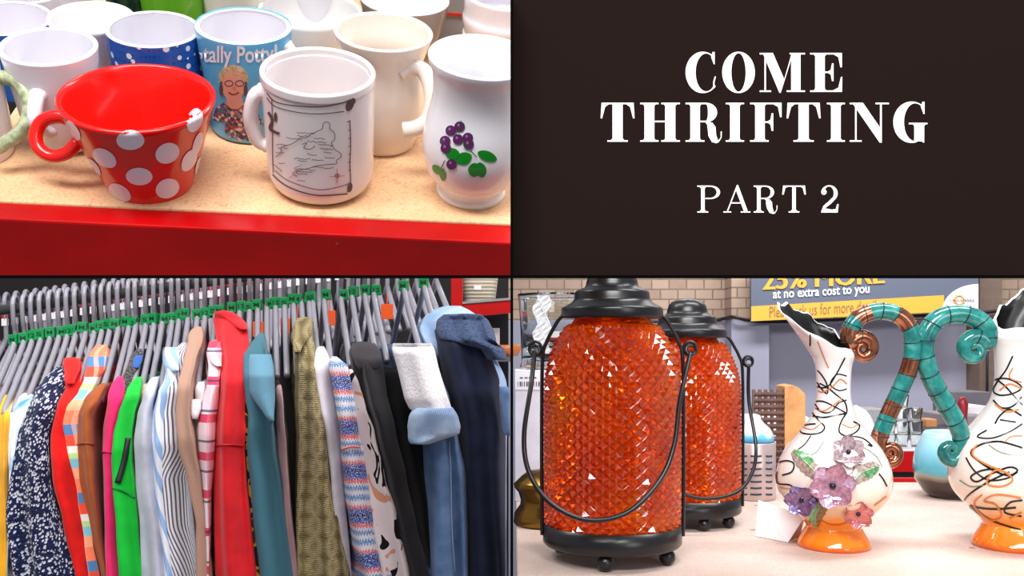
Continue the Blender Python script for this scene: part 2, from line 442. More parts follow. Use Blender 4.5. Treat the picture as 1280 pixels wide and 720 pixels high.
def prof_eval(prof, t):
    for i in range(len(prof)-1):
        if prof[i][0] <= t <= prof[i+1][0]:
            u = (t-prof[i][0])/(prof[i+1][0]-prof[i][0]); return lerp(prof[i][1], prof[i+1][1], u)
    return prof[-1][1]
CYL = [(0, .93), (.03, .985), (.08, 1.0), (.9, 1.0), (1, 1.0)]
MUGS = {}
def mug(key, label, rim, rpx, h, mats, prof=CYL, handle=None, inner=None, decals=None, foot=False, wall=.0035, name='mug', cat='mug', hr=.0052, seg=64, rimw=.0012, lean=0, group=None, by=None):
    """rim=(px,py) of rim centre, rpx its radius in px; handle=(angle deg, z0, z1, reach m)"""
    if by:
        lo, hi = .02, .16
        for _ in range(40):
            h = (lo + hi) / 2; q = shelf_hit(rim[0], rim[1], h) - U*h; yy = HY - (q.z - CZ) / q.y * F
            if yy < by: lo = h
            else: hi = h
    p = shelf_hit(rim[0], rim[1], h); r = rpx / F * p.y * 1.0
    base = p - U*h; M = frame(base)
    t = thing(name, label, cat, M=M, group=group)
    mb = MB(); pr = []
    N = 36
    sm = smooth_path([(a, b, 0) for a, b in prof], 6); sm = [(q.x, q.y) for q in sm]
    pr.append((.0001, .003)); pr.append((sm[0][1]*r*.8, .003)); pr.append((sm[0][1]*r*.86, 0)); 
    for (tt, rr) in sm: pr.append((rr*r, tt*(h-rimw)))
    rr1 = sm[-1][1]*r
    pr += [(rr1-wall*.2, h-rimw*.3), (rr1-wall*.5, h), (rr1-wall*.8, h-rimw*.3)]
    nout = len(pr)
    for (tt, rr) in reversed(sm):
        if tt*(h-rimw) < .008: break
        pr.append((max(rr*r-wall, .002), tt*(h-rimw)))
    pr.append((.9*sm[0][1]*r-wall, .006)); pr.append((.0001, .005))
    mb.lathe(pr, seg)
    # inner faces -> slot 1
    for i in range(len(mb.f)):
        if i // seg >= nout-5: mb.mi[i] = 1
    sk = None
    if decals:
        sk = Skin(mb, M); decals(sk, r, h)
    mb.build('body', [mats[0], inner or mats[0]] + list(mats[1:]), t)
    if isinstance(handle, dict):
        Yh = lerp(p.y, base.y, .35) + handle['dep']; Mi = M.inverted(); hm = MB()
        path = smooth_path([Mi @ P(x, y, Yh) for x, y in handle['px']], 5); hm.tube(path, handle['r'], 12, squash=1.1); hm.build('handle', handle.get('mat', mats[0]), t)
    elif handle:
        ang, z0, z1, reach = handle[:4]; hm = MB()
        ca, sa = math.cos(math.radians(ang)), math.sin(math.radians(ang))
        def pt(rr, z): return (rr*ca, rr*sa, z)
        ra = prof_eval(prof, z0)*r; rb = prof_eval(prof, z1)*r
        path = smooth_path([pt(ra-.0015, z0*h), pt(ra+reach*.55, z0*h-.004), pt(ra+reach, lerp(z0, z1, .4)*h), pt(lerp(ra, rb, .5)+reach*1.02, lerp(z0, z1, .62)*h), pt(rb+reach*.6, z1*h+.003), pt(rb-.0015, z1*h)], 6)
        hm.tube(path, [hr*(1.15 if i < 3 or i > len(path)-4 else 1) for i in range(len(path))], 10, squash=.8)
        hm.build('handle', handle[4] if len(handle) > 4 else mats[0], t)
    MUGS[key] = (t, M, r, h)
    return t

W1 = ceramic('white_glaze', (236, 233, 240)); W2 = ceramic('ivory_glaze', (232, 220, 208)); W3 = ceramic('warm_white_glaze', (238, 230, 230))
# --- red polka dot cup
RD = ceramic('red_glaze', (226, 22, 14), rough=.22); DOT = ceramic('dot_white', (236, 226, 240), rough=.3)
def dots(sk, r, h):
    for cx, cy, rx, ry, ro in ((163, 175, 17.5, 12, .0), (209, 191, 15.5, 12.5, -.45), (131, 197, 16.5, 10, .6), (174, 220, 16.5, 11, .05), (150, 240, 15.5, 9, .6),
                          (209, 235, 15, 12, -.4), (243, 150, 9, 15.5, .35), (92, 163, 6, 14, -.6), (118, 209, 5, 13, -.6), (236, 200, 8, 15, .5), (246, 180, 5, 16, .3), (247, 208, 3, 12, .2)):
        sk.ellipse(cx, cy, rx, ry, 2, ro)
mug('red', 'red cup with large white polka dots and a small ring handle, front of shelf', (171, 119), 95, .078, [RD, DOT], [(0, .56), (.03, .585), (.5, .79), (1, 1.0)], dict(px=[(92, 152), (74, 146), (55, 150), (45, 166), (48, 184), (64, 195), (84, 191), (97, 177)], dep=-.004, r=.0042, mat=RD), by=228, decals=dots, hr=.0055, wall=.004, name='cup', cat='cup')
# --- map mug
INK = plain('sepia_ink', (96, 74, 78), rough=.5, var=0); INKR = plain('reddish_ink', (190, 120, 120), rough=.5, var=0)
def mapd(sk, r, h):
    S = sk.stroke
    S([(334, 116), (345, 127), (370, 132), (400, 133), (425, 129), (438, 124)], 1.3, 2); S([(334, 122), (345, 133), (372, 140), (400, 142), (430, 139)], 1.1, 2)
    S([(437, 150), (438, 180), (437, 205), (438, 228), (434, 240)], 1.1, 2); S([(341, 218), (355, 230), (375, 239), (400, 244), (434, 242)], 1.5, 2); S([(344, 213), (358, 224), (378, 232), (400, 237), (425, 233), (438, 228)], .9, 2)
    S([(340, 122), (341, 150), (341, 190), (342, 216)], .8, 2)
    sk.ellipse(437, 131, 4.5, 8, 2, .4); sk.ellipse(441, 126, 3, 4, 2); sk.ellipse(437, 234, 3, 6, 2, .2)
    S([(336, 140), (341, 150), (338, 160), (345, 165), (350, 167)], 3.4, 2); sk.ellipse(345, 146, 2, 6, 2)
    coast = [(345, 196), (352, 190), (352, 184), (361, 181), (368, 178), (376, 172), (382, 172), (388, 168), (396, 164), (403, 160), (404, 154), (408, 152), (412, 154), (412, 160), (418, 166), (418, 174), (414, 178), (418, 186), (425, 191), (426, 196), (420, 200), (421, 204), (412, 205), (402, 206), (396, 207), (386, 210), (376, 212), (366, 216), (372, 220)]
    S(coast, .8, 2, 3)
    S([(378, 180), (384, 178), (380, 184), (388, 186), (394, 182)], .9, 2); S([(362, 222), (372, 214), (368, 210), (378, 206)], .8, 3)
    random.seed(11)
    for x0, y0, w in ((371, 165, 22), (372, 169, 16), (358, 172, 20), (346, 180, 14), (348, 184, 12), (384, 176, 24), (398, 180, 18), (400, 185, 16), (404, 190, 10), (346, 190, 10),
                      (368, 197, 20), (390, 199, 14), (372, 200, 12), (391, 208, 26), (370, 210, 24), (371, 213, 20), (371, 216, 14), (372, 225, 10), (392, 172, 14), (406, 196, 12), (349, 203, 8), (384, 192, 12)):
        n = max(3, int(w/1.6)); 
        S([(x0 + w*i/n, y0 + w*i/n*.08 + random.uniform(-.9, .9)) for i in range(n+1)], .75, 2, 0)
    S([(343, 205), (352, 212), (352, 214)], .8, 2); sk.ellipse(421, 219, 3, 3, 3); S([(412, 220), (430, 219)], .8, 3, 0); S([(421, 210), (421, 228)], .8, 3, 0)
    S([(433, 152), (437, 150)], 1, 2, 0); 
    for yy in (162, 172, 182, 192, 202, 212): S([(434, yy), (438, yy)], .75, 2, 0)
mug('map', 'white mug printed with an old brown line map', (397.5, 87), 71.5, .0905, [W3, INK, INKR], [(0, .72), (.03, .86), (.1, .94), (.22, .975), (.9, .985), (.94, 1.0), (1, 1.0)], (181, .80, .34, .0085), by=229, decals=mapd, hr=.0065)
# --- berry mug
PB = ceramic('plum_berry', (92, 44, 92)); GL = ceramic('leaf_green', (28, 140, 40)); GD = ceramic('leaf_dark', (18, 96, 30)); PH = ceramic('berry_shine', (170, 110, 170))
def berries(sk, r, h):
    for (cx, cy, rx, ry, ro) in ((580, 198, 8, 13, 1.2), (609, 195, 13, 8, .4), (593, 212, 8, 11, .1), (601, 212, 7, 12, -.25), (547, 212, 8, 6, .8), (554, 218, 4, 10, -.1), (566, 192, 9, 9, 0)):
        pts = []
        for k in range(16):
            a = 2*PI*k/16; u, v = math.cos(a), math.sin(a)*abs(math.sin(a))**.3*(1 if True else 1)
            x, y = rx*u, ry*v*.8; pts.append((cx + x*math.cos(ro) - y*math.sin(ro), cy + x*math.sin(ro) + y*math.cos(ro)))
        sk.blob(cx, cy, pts, 3); 
        L = max(rx, ry)*.8; ra = ro if rx > ry else ro + PI/2
        sk.stroke([(cx - L*math.cos(ra), cy - L*math.sin(ra)), (cx + L*math.cos(ra), cy + L*math.sin(ra))], .9, 4, 0)
    for (cx, cy) in ((564, 163), (575, 158), (585, 172), (573, 174), (557, 176), (558, 185), (565, 205), (586, 180)):
        sk.ellipse(cx, cy, 6.6, 6.6, 2, 0, 14, 2); sk.ellipse(cx-1.5, cy-2, 1.5, 1.8, 5, 0, 8, 1)
    sk.stroke([(577, 150), (576, 160), (570, 168)], .9, 4); sk.stroke([(578, 175), (587, 186), (596, 196)], 1.2, 4); sk.stroke([(552, 210), (557, 200)], 1.2, 4)
mug('berry', 'white bulbous mug with a purple berry and green leaf print', (603, 69), 68, .108, [ceramic('bright_white_glaze', (244, 243, 248)), PB, GL, GD, PH],
    [(0, .68), (.03, .70), (.06, .66), (.10, .70), (.18, .90), (.34, 1.02), (.5, 1.0), (.72, .88), (.88, .90), (.96, .98), (1, 1.0)], by=240, decals=berries)
# --- Totally Potty mug
SKY = ceramic('sky_blue_glaze', (92, 176, 222), rough=.3)
SKIN = plain('printed_skin', (222, 160, 138), rough=.4); HAT = plain('printed_beanie', (206, 180, 140), rough=.5, scale=400, var=.2)
def floral():
    t = NT('printed_floral', .4); co = t.coord('Object'); v = t.voro(co, 420, 'Color'); s_ = t.sep(v)
    t.color(t.ramp(s_[0], [(0, lin((60, 62, 84))), (.3, lin((176, 60, 60))), (.5, lin((214, 190, 180))), (.7, lin((150, 120, 122))), (.85, lin((90, 100, 120)))], 'CONSTANT')); return t.m
def potty(sk, r, h):
    vs, fs = textmesh('Totally Potty!', 230, 56, 346, 84, .02)
    vs = [(x, y + 9*(1-((x-292)/60)**2)*0 + ((x-292)/60)**2*-3 + 1) for x, y in vs]; sk.tris(vs, fs, 2)
    # woman in beanie and floral top
    sk.blob(293, 155, [(263, 181), (266, 150), (270, 135), (281, 127), (300, 126), (312, 131), (322, 140), (330, 156), (334, 178), (320, 181), (300, 183), (280, 183)], 5, 5)
    sk.blob(292, 124, [(284, 118), (302, 118), (304, 130), (298, 136), (290, 136), (283, 130)], 3, 2)
    sk.ellipse(292, 106, 14.5, 20, 3, 0, 22); sk.blob(292, 91, [(274, 103), (274, 92), (280, 84), (291, 80), (302, 83), (310, 92), (310, 103), (303, 100), (292, 98), (281, 100)], 4, 3)
    for e in (-1, 1):
        cx = 292 + e*6.5 + 1; n = 14
        sk.stroke([(cx + 5*math.cos(2*PI*i/n), 104 + 3.6*math.sin(2*PI*i/n)) for i in range(n+1)], 1.4, 6, 0)
    sk.stroke([(279, 103), (275, 104)], 1.2, 6, 0); sk.stroke([(305, 103), (309, 104)], 1.2, 6, 0)
    sk.stroke([(286, 115), (292, 118), (299, 115)], 1.8, 7); sk.ellipse(293, 110, 2.6, 2.6, 8, 0, 10, 1)
    for x in (277, 307): sk.ellipse(x, 112, 2.5, 8, 6, 0, 10, 1)
    sk.stroke([(264, 182), (280, 187), (300, 189), (320, 187), (334, 183)], 1.6, 2)
mug('potty', 'sky blue mug with Totally Potty lettering and a woman in a beanie', (304.5, 32), 58.5, .100, [SKY, W1, SKIN, HAT, floral(), INK, plain('printed_mouth', (150, 50, 60), var=0), plain('printed_nose', (212, 130, 112), var=0)],
    [(0, .80), (.03, .88), (.15, .90), (.94, 1.0), (1, 1.0)], (-18, .9, .5, .004, W1), by=158, inner=W1, decals=potty)
# --- blue patterned mug
def knitblue():
    t = NT('blue_pattern_glaze', .3, coat=.3); uv = t.coord('UV'); s_ = t.sep(uv)
    row = t.band(s_[1], .006, .35); dots_ = t.math('LESS_THAN', t.voro(t.mapping(uv, (1, 1, 1)), 320, rnd=.2), .32)
    dk = t.math('MULTIPLY', row, dots_)
    sp = t.math('LESS_THAN', t.voro(uv, 125, rnd=.8), .30)
    c = t.mix(t.noise(uv, 60, 2), lin((22, 70, 160)), lin((34, 104, 200))); c = t.mix(dk, c, lin((10, 24, 80))); c = t.mix(sp, c, lin((235, 240, 250))); t.color(c); return t.m
mug('knit', 'royal blue patterned mug with white flecks and a white inside', (191.5, 34.5), 57, .096, [knitblue(), W1], inner=W1, by=150)
# --- other white mugs at left
mug('lw', 'plain white mug left, handle facing the viewer above green handle', (60.5, 56), 58, .100, [W1], [(0, .62), (.05, .74), (.2, .86), (.6, .93), (.9, .98), (1, 1.0)], (-95, .70, .30, .012), by=176)
mug('tl', 'blue mug with white inside cut by the top left edge', (8, 21), 54, .1, [ceramic('mid_blue_glaze', (30, 92, 170)), W1, ceramic('small_red_motif', (170, 40, 50))], inner=W1, by=105)
mug('w4', 'white tapered mug between the two blue mugs', (113.5, 20), 52, .098, [W3], [(0, .45), (.3, .6), (.7, .85), (1, 1.0)], by=120)
mug('w5', 'white mug at the far left back, only its rim side showing', (32, -14), 46, .1, [W1], by=66)
mug('gr', 'lime green mug at the back behind the blue patterned mug', (211, -22), 40, .1, [ceramic('lime_glaze', (96, 168, 30))], by=72)
mug('dl', 'dark green leafy mug in the back row beside the lime mug', (158, -12), 26, .09, [plain('dark_leaf_glaze', (22, 60, 40), rough=.3, var=.4, scale=150)], by=72)
mug('hb', 'small cream cup with its handle towards the viewer, back row', (292, -22), 40, .095, [ceramic('cream_print', (225, 220, 205), var=.12)], handle=(-112, .7, .15, .018), by=72)
mug('wb', 'white mug with round handle behind the sky blue mug', (388, 10), 64, .085, [ceramic('offwhite_glaze', (226, 224, 222))], [(0, .5), (.2, .75), (.6, .95), (1, 1.0)], (-95, .5, .05, .022), by=88)
mug('cream', 'cream bellied mug with its handle to the right', (479.5, 37.5), 62, .118, [W2], [(0, .66), (.04, .72), (.2, .84), (.45, .86), (.75, .82), (.93, .95), (1, 1.0)], dict(px=[(498, 92), (512, 84), (528, 88), (537, 104), (540, 128), (534, 150), (520, 160), (504, 163)], dep=-.022, r=.0056), by=177, decals=None, hr=.0062)
mug('bd', 'wide white bowl with a grey outside at the back', (506, -4), 56, .07, [ceramic('grey_bowl', (140, 134, 130)), W1], [(0, .5), (.4, .8), (.9, .98), (1, 1.0)], inner=W1, name='bowl', cat='bowl', by=72)
mug('wr', 'white ribbed mug at the right back', (632, -8), 52, .1, [W1], [(0, .75), (.12, .86), (.16, .82), (.3, .92), (.34, .88), (.5, .97), (.54, .93), (.7, 1.0), (.8, .97), (1, 1.0)], by=92)
mug('wr2', 'white footed cup behind the cream mug', (395, -26), 48, .06, [W1], [(0, .5), (.4, .8), (1, 1.0)], name='cup', cat='cup', by=50)
mug('wl2', 'white mug at the back between the left white mugs', (75, -20), 34, .08, [W1], by=62)
# green handled mug at left edge
GLZ = plain('speckled_sage_glaze', (168, 178, 140), rough=.35, var=.25, scale=220, bump=.3, bscale=250)
mug('sage', 'sage green speckled mug at the left edge, only handle showing', (-58, 84), 52, .095, [W3], [(0, .75), (.1, .9), (1, 1.0)], dict(px=[(-14, 102), (4, 97), (22, 103), (34, 122), (36, 144), (26, 164), (8, 178), (-10, 188)], dep=-.004, r=.0046, mat=GLZ), by=190)
# grey box with red lines at the back
p = shelf_hit(574, 60, 0) + D_*.03
bx = MB(); bx.box((0, 0, .06), (.05, .05, .12)); 
for z in (.058, .082, .03): bx.box((0, -.0255, z), (.05, .0015, .0025), mi=1)
tag(bx.build('storage_box', [plain('grey_card', (150, 146, 144)), plain('red_line', (200, 40, 30))], M=frame(p), smooth=False), 'grey box with thin red lines at the back of mug shelf', 'box')
# =================================================== CLOTHES RAIL (lower left)
YR = 1.50; AX = Vector((-.258, 1, 0)).normalized()
def rail_y(px): return 388 - .137 * px
def cloth(name, c, k=1.0, bumps=(500, .25), var=.12, scale=25, rough=.9, sheen=.15):
    return plain(name, c, k, rough=rough, spec=.2, var=var, scale=scale, bump=bumps[1], bscale=bumps[0], sheen=sheen, bdist=.001)
def cuv(name, fn, rough=.9, bump=None):
    t = NT(name, rough, spec=.2, sheen=.1); uv = t.coord('UV'); s_ = t.sep(uv); r = fn(t, uv, s_[0], s_[1]); t.color(r[0] if isinstance(r, tuple) else r)
    if isinstance(r, tuple): t.bump(r[1], r[2], r[3])
    return t.m
def sect(c, w, yf, L, K, fold, seed, v):
    """stadium cross-section; nose at front. returns points and u coordinate"""
    pts = []; us = []
    ry = min(w * 1.0, .028, L * .5)
    front = Vector((c, yf, 0))
    nf = K // 2
    per = []
    for k in range(nf):                       # front nose, from left flank to right flank
        a = PI - PI * k / (nf - 1)
        per.append((w * math.cos(a), ry - ry * math.sin(a)))
    nb = K - nf
    for k in range(nb):
        t = k / (nb - 1); wb = w * .4
        if t < .35: q_ = (t + .03) / .38; per.append((lerp(w, wb, q_), lerp(ry, L - ry, q_)))
        elif t <= .65: a = (t - .35) / .3 * PI; per.append((wb * math.cos(a), L - ry + ry * math.sin(a)))
        else: q_ = (t - .65) / .38; per.append((lerp(-wb, -w, q_), lerp(L - ry, ry, q_)))
    u = 0
    for i, (x, d) in enumerate(per):
        if i: u += math.hypot(x - per[i-1][0], d - per[i-1][1])
        q = front + Vector((x, 0, 0)) + AX * d
        f = fold * (noise.noise(Vector((x * 38 + seed * 7.1, d * 14 + seed, v * 3.5 + seed * 3))) )
        q.x += f * .6; q.y += f * 1.4 + fold * .7 * math.sin(x * 190 + seed + v * 2)
        pts.append(q); us.append(u)
    return pts, us
GB = {}
FW = [(.03, .012), (.062, .016), (.085, .05), (.12, .115), (.152, .168), (.22, .19)]
def garment(key, label, cat, rows, mat, name, off=0.0, ys=None, fold=.010, yfr=1.25, parts=(), thick=None, ytop=1.43):
    y0 = rows[0][0]; ys = ys or y0 + 85
    zb = P(0, rows[-1][0], yfr).z
    cx = P((rows[0][1] + rows[0][2]) / 2, y0, 1.4)
    org = Vector((cx.x, 1.4, zb))
    t = thing(name, label, cat, org)
    rings = []; uvs = []; y = y0; seed = len(GB) * 1.37
    ylist = []
    while y < rows[-1][0]: ylist.append(y); y += 5
    ylist.append(rows[-1][0])
    def wid(y):
        for i in range(len(rows) - 1):
            if rows[i][0] <= y <= rows[i+1][0]:
                q = (y - rows[i][0]) / (rows[i+1][0] - rows[i][0]); q = q * q * (3 - 2 * q) * .5 + q * .5
                return lerp(rows[i][1], rows[i+1][1], q), lerp(rows[i][2], rows[i+1][2], q)
        return rows[-1][1], rows[-1][2]
    def yfront(y):
        xl, xr = wid(y); rx = (xl + xr) / 2; rx = rx + (330 - rx) * -.12 * 0; zr = CZ + (HY - rail_y(rx)) / F * YR; yf = 1.4
        for _ in range(8):
            drop = zr - (CZ + (HY - y) / F * yf); fw = .19
            for (a, b), (c2, d2) in zip(FW, FW[1:]):
                if a <= drop < c2: fw = lerp(b, d2, (drop - a) / (c2 - a)); break
            if drop < FW[0][0]: fw = FW[0][1]
            yf = yf * .5 + (YR - fw * .968 - .030) * .5
        return yf + off * .55
    K = 44
    for i, y in enumerate(ylist):
        xl, xr = wid(y); yf = yfront(y); L = max(.05, 2 * (YR - yf)) if thick is None else thick
        c = ((xl + xr) / 2 - CXP) / F * yf; w = max((xr - xl) / 2 / F * yf, .002)
        z = CZ + (HY - y) / F * yf
        e = 1.0
        for idx, (dy, q) in enumerate(((0, .45), (1, .8), (2, .95))):
            if i == dy: e = q
        pts, us = sect(c, w * e, yf + (1 - e) * .01, L, K, fold * min(1, i / 6), seed, z)
        rings.append([q + Vector((0, 0, z)) for q in pts]); uvs.append([(u, z) for u in us])
    mb = MB(); mb.rings(rings, True, True, True, uvs=uvs)
    o = mb.build('fabric', mat, t, origin=org)
    GB[key] = dict(t=t, org=org, mb=mb, rows=rows, wid=wid, yf=yfront)
    return t
def gpart(key, name, rows, mat, off=-.012, fold=.003, yfr=1.25, ys=None, thick=.05, y0d=None, label=None, ytop=None):
    """a collar / pocket / cuff: a smaller closed shell hugging the garment front, child of the garment"""
    g = GB[key]; rings = []; y = rows[0][0]; ylist = []; uvs = []
    while y < rows[-1][0]: ylist.append(y); y += 3
    ylist.append(rows[-1][0]); n = len(ylist)
    for i, y in enumerate(ylist):
        for j in range(len(rows) - 1):
            if rows[j][0] <= y <= rows[j+1][0]:
                q = (y - rows[j][0]) / (rows[j+1][0] - rows[j][0]); xl = lerp(rows[j][1], rows[j+1][1], q); xr = lerp(rows[j][2], rows[j+1][2], q); break
        yf = g['yf'](y) + off; c = ((xl + xr) / 2 - CXP) / F * yf; e = min(1, .5 + min(i, n-1-i) * .25); w = (xr - xl) / 2 / F * yf * (.85 + .15 * e)
        z = CZ + (HY - y) / F * yf
        pts, us = sect(c, w, yf + (1-e) * .006, thick, 32, fold, 3.3 + y0d if y0d else 2.2, z); rings.append([q + Vector((0, 0, z)) for q in pts]); uvs.append([(u, z) for u in us])
    mb = MB(); mb.rings(rings, True, True, True, uvs=uvs); o = mb.build(name, mat, g['t'], origin=g['org'])
    if label: o['label'] = label
    return o
def gline(key, name, pts, r, mat, lift=.001):
    g = GB[key]; sk = Skin(g['mb'], None, lift); path = []
    for q in smooth_path([(x, y, 0) for x, y in pts], 5):
        h = sk.hit(q.x, q.y)
        if h is not None: path.append(h)
    if len(path) > 2:
        mb = MB(); mb.tube(path, r, 6); return mb.build(name, mat, g['t'], origin=g['org'])

def knit_stripe(t, uv, u, v):
    w = t.math('MULTIPLY', t.math('SINE', t.math('MULTIPLY', u, 1500)), .0016)
    vv = t.math('ADD', v, w); p = t.math('MULTIPLY', t.math('FRACT', t.math('MULTIPLY', t.math('ADD', vv, 5.0), 17)), 1.0)
    B = lin((30, 84, 172)); W = lin((234, 228, 236)); C_ = lin((232, 110, 104)); LB = lin((96, 150, 204)); NV = lin((46, 58, 120))
    c = t.ramp(p, [(0, W), (.1, LB), (.2, W), (.26, C_), (.36, B), (.5, NV), (.58, B), (.68, C_), (.76, W), (.88, LB)], 'CONSTANT')
    n = t.noise(uv, 700, 2); c = t.mix(t.math('GREATER_THAN', n, .57), c, lin((232, 226, 236)))
    return c, n, .6, .002
def tweed(t, uv, u, v):
    m = t.mapping(uv, (1, .75, 1), (0, 0, .5)); n = t.voro(m, 300, rnd=1.0); n2 = t.noise(uv, 70, 3, .6)
    f = t.math('MULTIPLY', t.math('LESS_THAN', n, .44), t.math('GREATER_THAN', n2, .43))
    c = t.mix(n2, lin((10, 14, 38)), lin((28, 38, 84))); c = t.mix(f, c, lin((190, 192, 204))); return c, n, .8, .004
def plaid_multi(t, uv, u, v):
    p = t.math('FRACT', t.math('MULTIPLY', v, 11.0))
    c = t.ramp(p, [(0, lin((250, 130, 96))), (.2, lin((250, 170, 130))), (.36, lin((130, 196, 214))), (.5, lin((184, 220, 140))), (.58, lin((232, 226, 220))), (.68, lin((236, 80, 60))), (.84, lin((80, 130, 180)))], 'CONSTANT')
    return t.mix(t.math('MULTIPLY', t.band(u, .016, .35), .45), c, lin((250, 190, 160)))
def bluestripe(t, uv, u, v):
    x = t.math('ADD', u, t.math('MULTIPLY', v, .30)); return t.mix(t.band(x, .018, .45), lin((232, 236, 246)), lin((150, 186, 232)))
def greystripe(t, uv, u, v):
    x = t.math('ADD', u, t.math('MULTIPLY', v, .12)); return t.mix(t.band(x, .0030, .42), lin((224, 222, 230)), lin((92, 94, 108)))
def pinkplaid(t, uv, u, v):
    c = t.mix(t.band(v, .050, .22), lin((238, 222, 230)), lin((222, 70, 100))); c = t.mix(t.math('MULTIPLY', t.band(u, .022, .4), .5), c, lin((224, 120, 140)))
    c = t.mix(t.math('MULTIPLY', t.band(t.math('ADD', v, .01), .04, .08), .8), c, lin((60, 50, 90))); return c
def cable(t, uv, u, v):
    tw = t.math('MULTIPLY', t.math('SINE', t.math('MULTIPLY', v, 120)), 1.35); ku = t.math('MULTIPLY', u, 235); s1 = t.math('MAXIMUM', t.math('SINE', t.math('ADD', ku, tw)), t.math('SINE', t.math('SUBTRACT', ku, tw)))
    st = t.math('MULTIPLY', t.math('SINE', t.math('MULTIPLY', v, 2400)), .12); n = t.noise(uv, 450, 2)
    h = t.math('ADD', t.math('ADD', s1, st), n); c = t.ramp(t.math('MULTIPLY', t.math('ADD', h, 1.3), .33), [(0, lin((84, 72, 44))), (.5, lin((136, 120, 80))), (1, lin((182, 166, 122)))]); return c, h, .8, .006
def denim(name, a, b):
    def fn(t, uv, u, v):
        d = t.math('SINE', t.math('MULTIPLY', t.math('ADD', u, v), 2600)); n = t.noise(uv, 22, 4, .6); n2 = t.noise(uv, 900, 2)
        f = t.math('ADD', t.math('MULTIPLY', n, .9), t.math('MULTIPLY', t.math('ADD', d, n2), .14)); return t.ramp(f, [(.28, lin(a)), (.75, lin(b))]), n2, .4, .001
    return cuv(name, fn)
def fleece(name, c, c2):
    def fn(t, uv, u, v):
        n = t.noise(t.coord('Object'), 260, 4, .7); return t.ramp(n, [(.3, lin(c2)), (.6, lin(c))]), n, .5, .003
    return cuv(name, fn)
def floralblue(t, uv, u, v):
    n = t.noise(uv, 28, 2); return t.ramp(n, [(.4, lin((240, 244, 250))), (.55, lin((196, 222, 240))), (.66, lin((90, 150, 196)))])
def abstractprint(t, uv, u, v):
    d = t.noise(t.mapping(uv, (1, .5, 1), (0, 0, .6)), 46, 1, .3, 1.5); c = t.ramp(d, [(0, lin((20, 18, 20))), (.36, lin((238, 226, 226))), (.62, lin((226, 160, 130)))], 'CONSTANT'); return c
def printdark(t, uv, u, v):
    n = t.noise(uv, 45, 1, .3, 1.0); return t.ramp(n, [(.0, lin((24, 18, 16))), (.52, lin((176, 120, 40))), (.62, lin((60, 34, 22)))], 'CONSTANT')
def speckle(t, uv, u, v):
    n = t.noise(uv, 600, 2); return t.ramp(n, [(.5, lin((40, 38, 42))), (.68, lin((150, 142, 136)))])
def ribknit(a, b, fr=2600):
    def fn(t, uv, u, v):
        s1 = t.math('SINE', t.math('MULTIPLY', t.math('SUBTRACT', u, v), fr)); return t.mix(t.math('MULTIPLY', t.math('ADD', s1, 1), .5), lin(a), lin(b)), s1, .4, .001
    return fn

M_dend = denim('dark_denim', (14, 18, 34), (34, 44, 72)); M_denl = denim('light_denim', (104, 138, 182), (186, 208, 232)); M_denm = denim('mid_denim', (62, 92, 136), (116, 150, 192))
G = garment
G('yellow', 'yellow top, the first garment from the left edge', 'top', [(494,-8,17),(520,-14,14),(560,-14,10),(600,-14,7),(725,-14,4)], cloth('yellow_cotton', (246, 176, 40)), 'top', off=.03)
G('floral', 'white top with pale blue flower print beside the yellow top', 'top', [(492,20,42),(515,4,38),(560,1,30),(600,3,22),(725,-2,10)], cuv('blue_flower_print', floralblue), 'top', off=.015)
G('tweed', 'chunky navy knit cardigan flecked with white', 'cardigan', [(458,64,80),(475,52,78),(490,40,74),(520,28,62),(545,18,58),(600,14,64),(650,9,76),(725,3,103)], cuv('navy_fleck_knit', tweed), 'cardigan', off=-.02, fold=.012)
G('red1', 'bright red dress with folded collar beside the flecked cardigan', 'dress', [(447,73,99),(465,77,98),(485,80,95),(505,72,94),(545,66,88),(600,69,97),(650,82,106),(725,98,113)], cloth('bright_red_crepe', (222, 22, 18)), 'dress')
G('multi', 'blouse with coral, blue and green checked pattern', 'blouse', [(431,113,134),(445,112,133),(460,111,130),(475,105,118),(490,98,112),(510,84,104),(530,79,100),(560,82,98),(620,95,106),(680,106,115),(725,114,124)], cuv('coral_check', plaid_multi), 'blouse', off=-.004)
G('rust', 'rust brown jumper between the checked blouse and pink top', 'jumper', [(480,119,133),(500,105,126),(520,98,118),(550,96,118),(600,97,120),(660,107,124),(725,118,129)], cloth('rust_knit', (164, 84, 36), bumps=(700, .5)), 'jumper', off=-.012)
G('pink', 'hot pink long sleeved top', 'top', [(471,140,155),(500,128,149),(540,120,142),(570,118,140),(620,119,143),(680,122,147),(725,126,152)], cloth('hot_pink_jersey', (238, 40, 108)), 'top', off=-.014)
G('spark', 'charcoal speckled top with a blue mark squeezed behind the green jacket', 'top', [(436,165,179),(455,160,176),(480,150,166),(510,142,158),(560,136,152),(725,150,160)], cuv('charcoal_speckle', speckle), 'top', off=.02)
G('green', 'vivid green zip jacket', 'jacket', [(472,164,177),(490,157,174),(520,147,167),(545,140,165),(575,136,166),(610,136,171),(660,143,175),(725,150,179)], cloth('vivid_green_nylon', (14, 190, 56), rough=.6), 'jacket', off=-.018)
G('beige', 'thin beige floral top between green jacket and grey top', 'top', [(480,175,186),(510,168,180),(545,165,176),(600,168,178),(725,176,186)], cloth('beige_print', (190, 168, 146), var=.3, scale=90), 'top', off=.02)
G('grey', 'pale grey marl top beside the vivid green jacket', 'top', [(472,184,199),(490,178,195),(520,168,191),(550,165,191),(600,169,197),(660,176,206),(725,178,211)], cloth('grey_marl', (196, 198, 212)), 'top', off=-.02, fold=.009)
G('blues', 'white shirt with broad pale blue stripes', 'shirt', [(434,202,221),(452,200,222),(462,204,222),(475,203,218),(490,194,213),(520,186,209),(560,184,207),(620,187,202),(725,197,213)], cuv('blue_white_stripe', bluestripe), 'shirt', off=-.034, fold=.008)
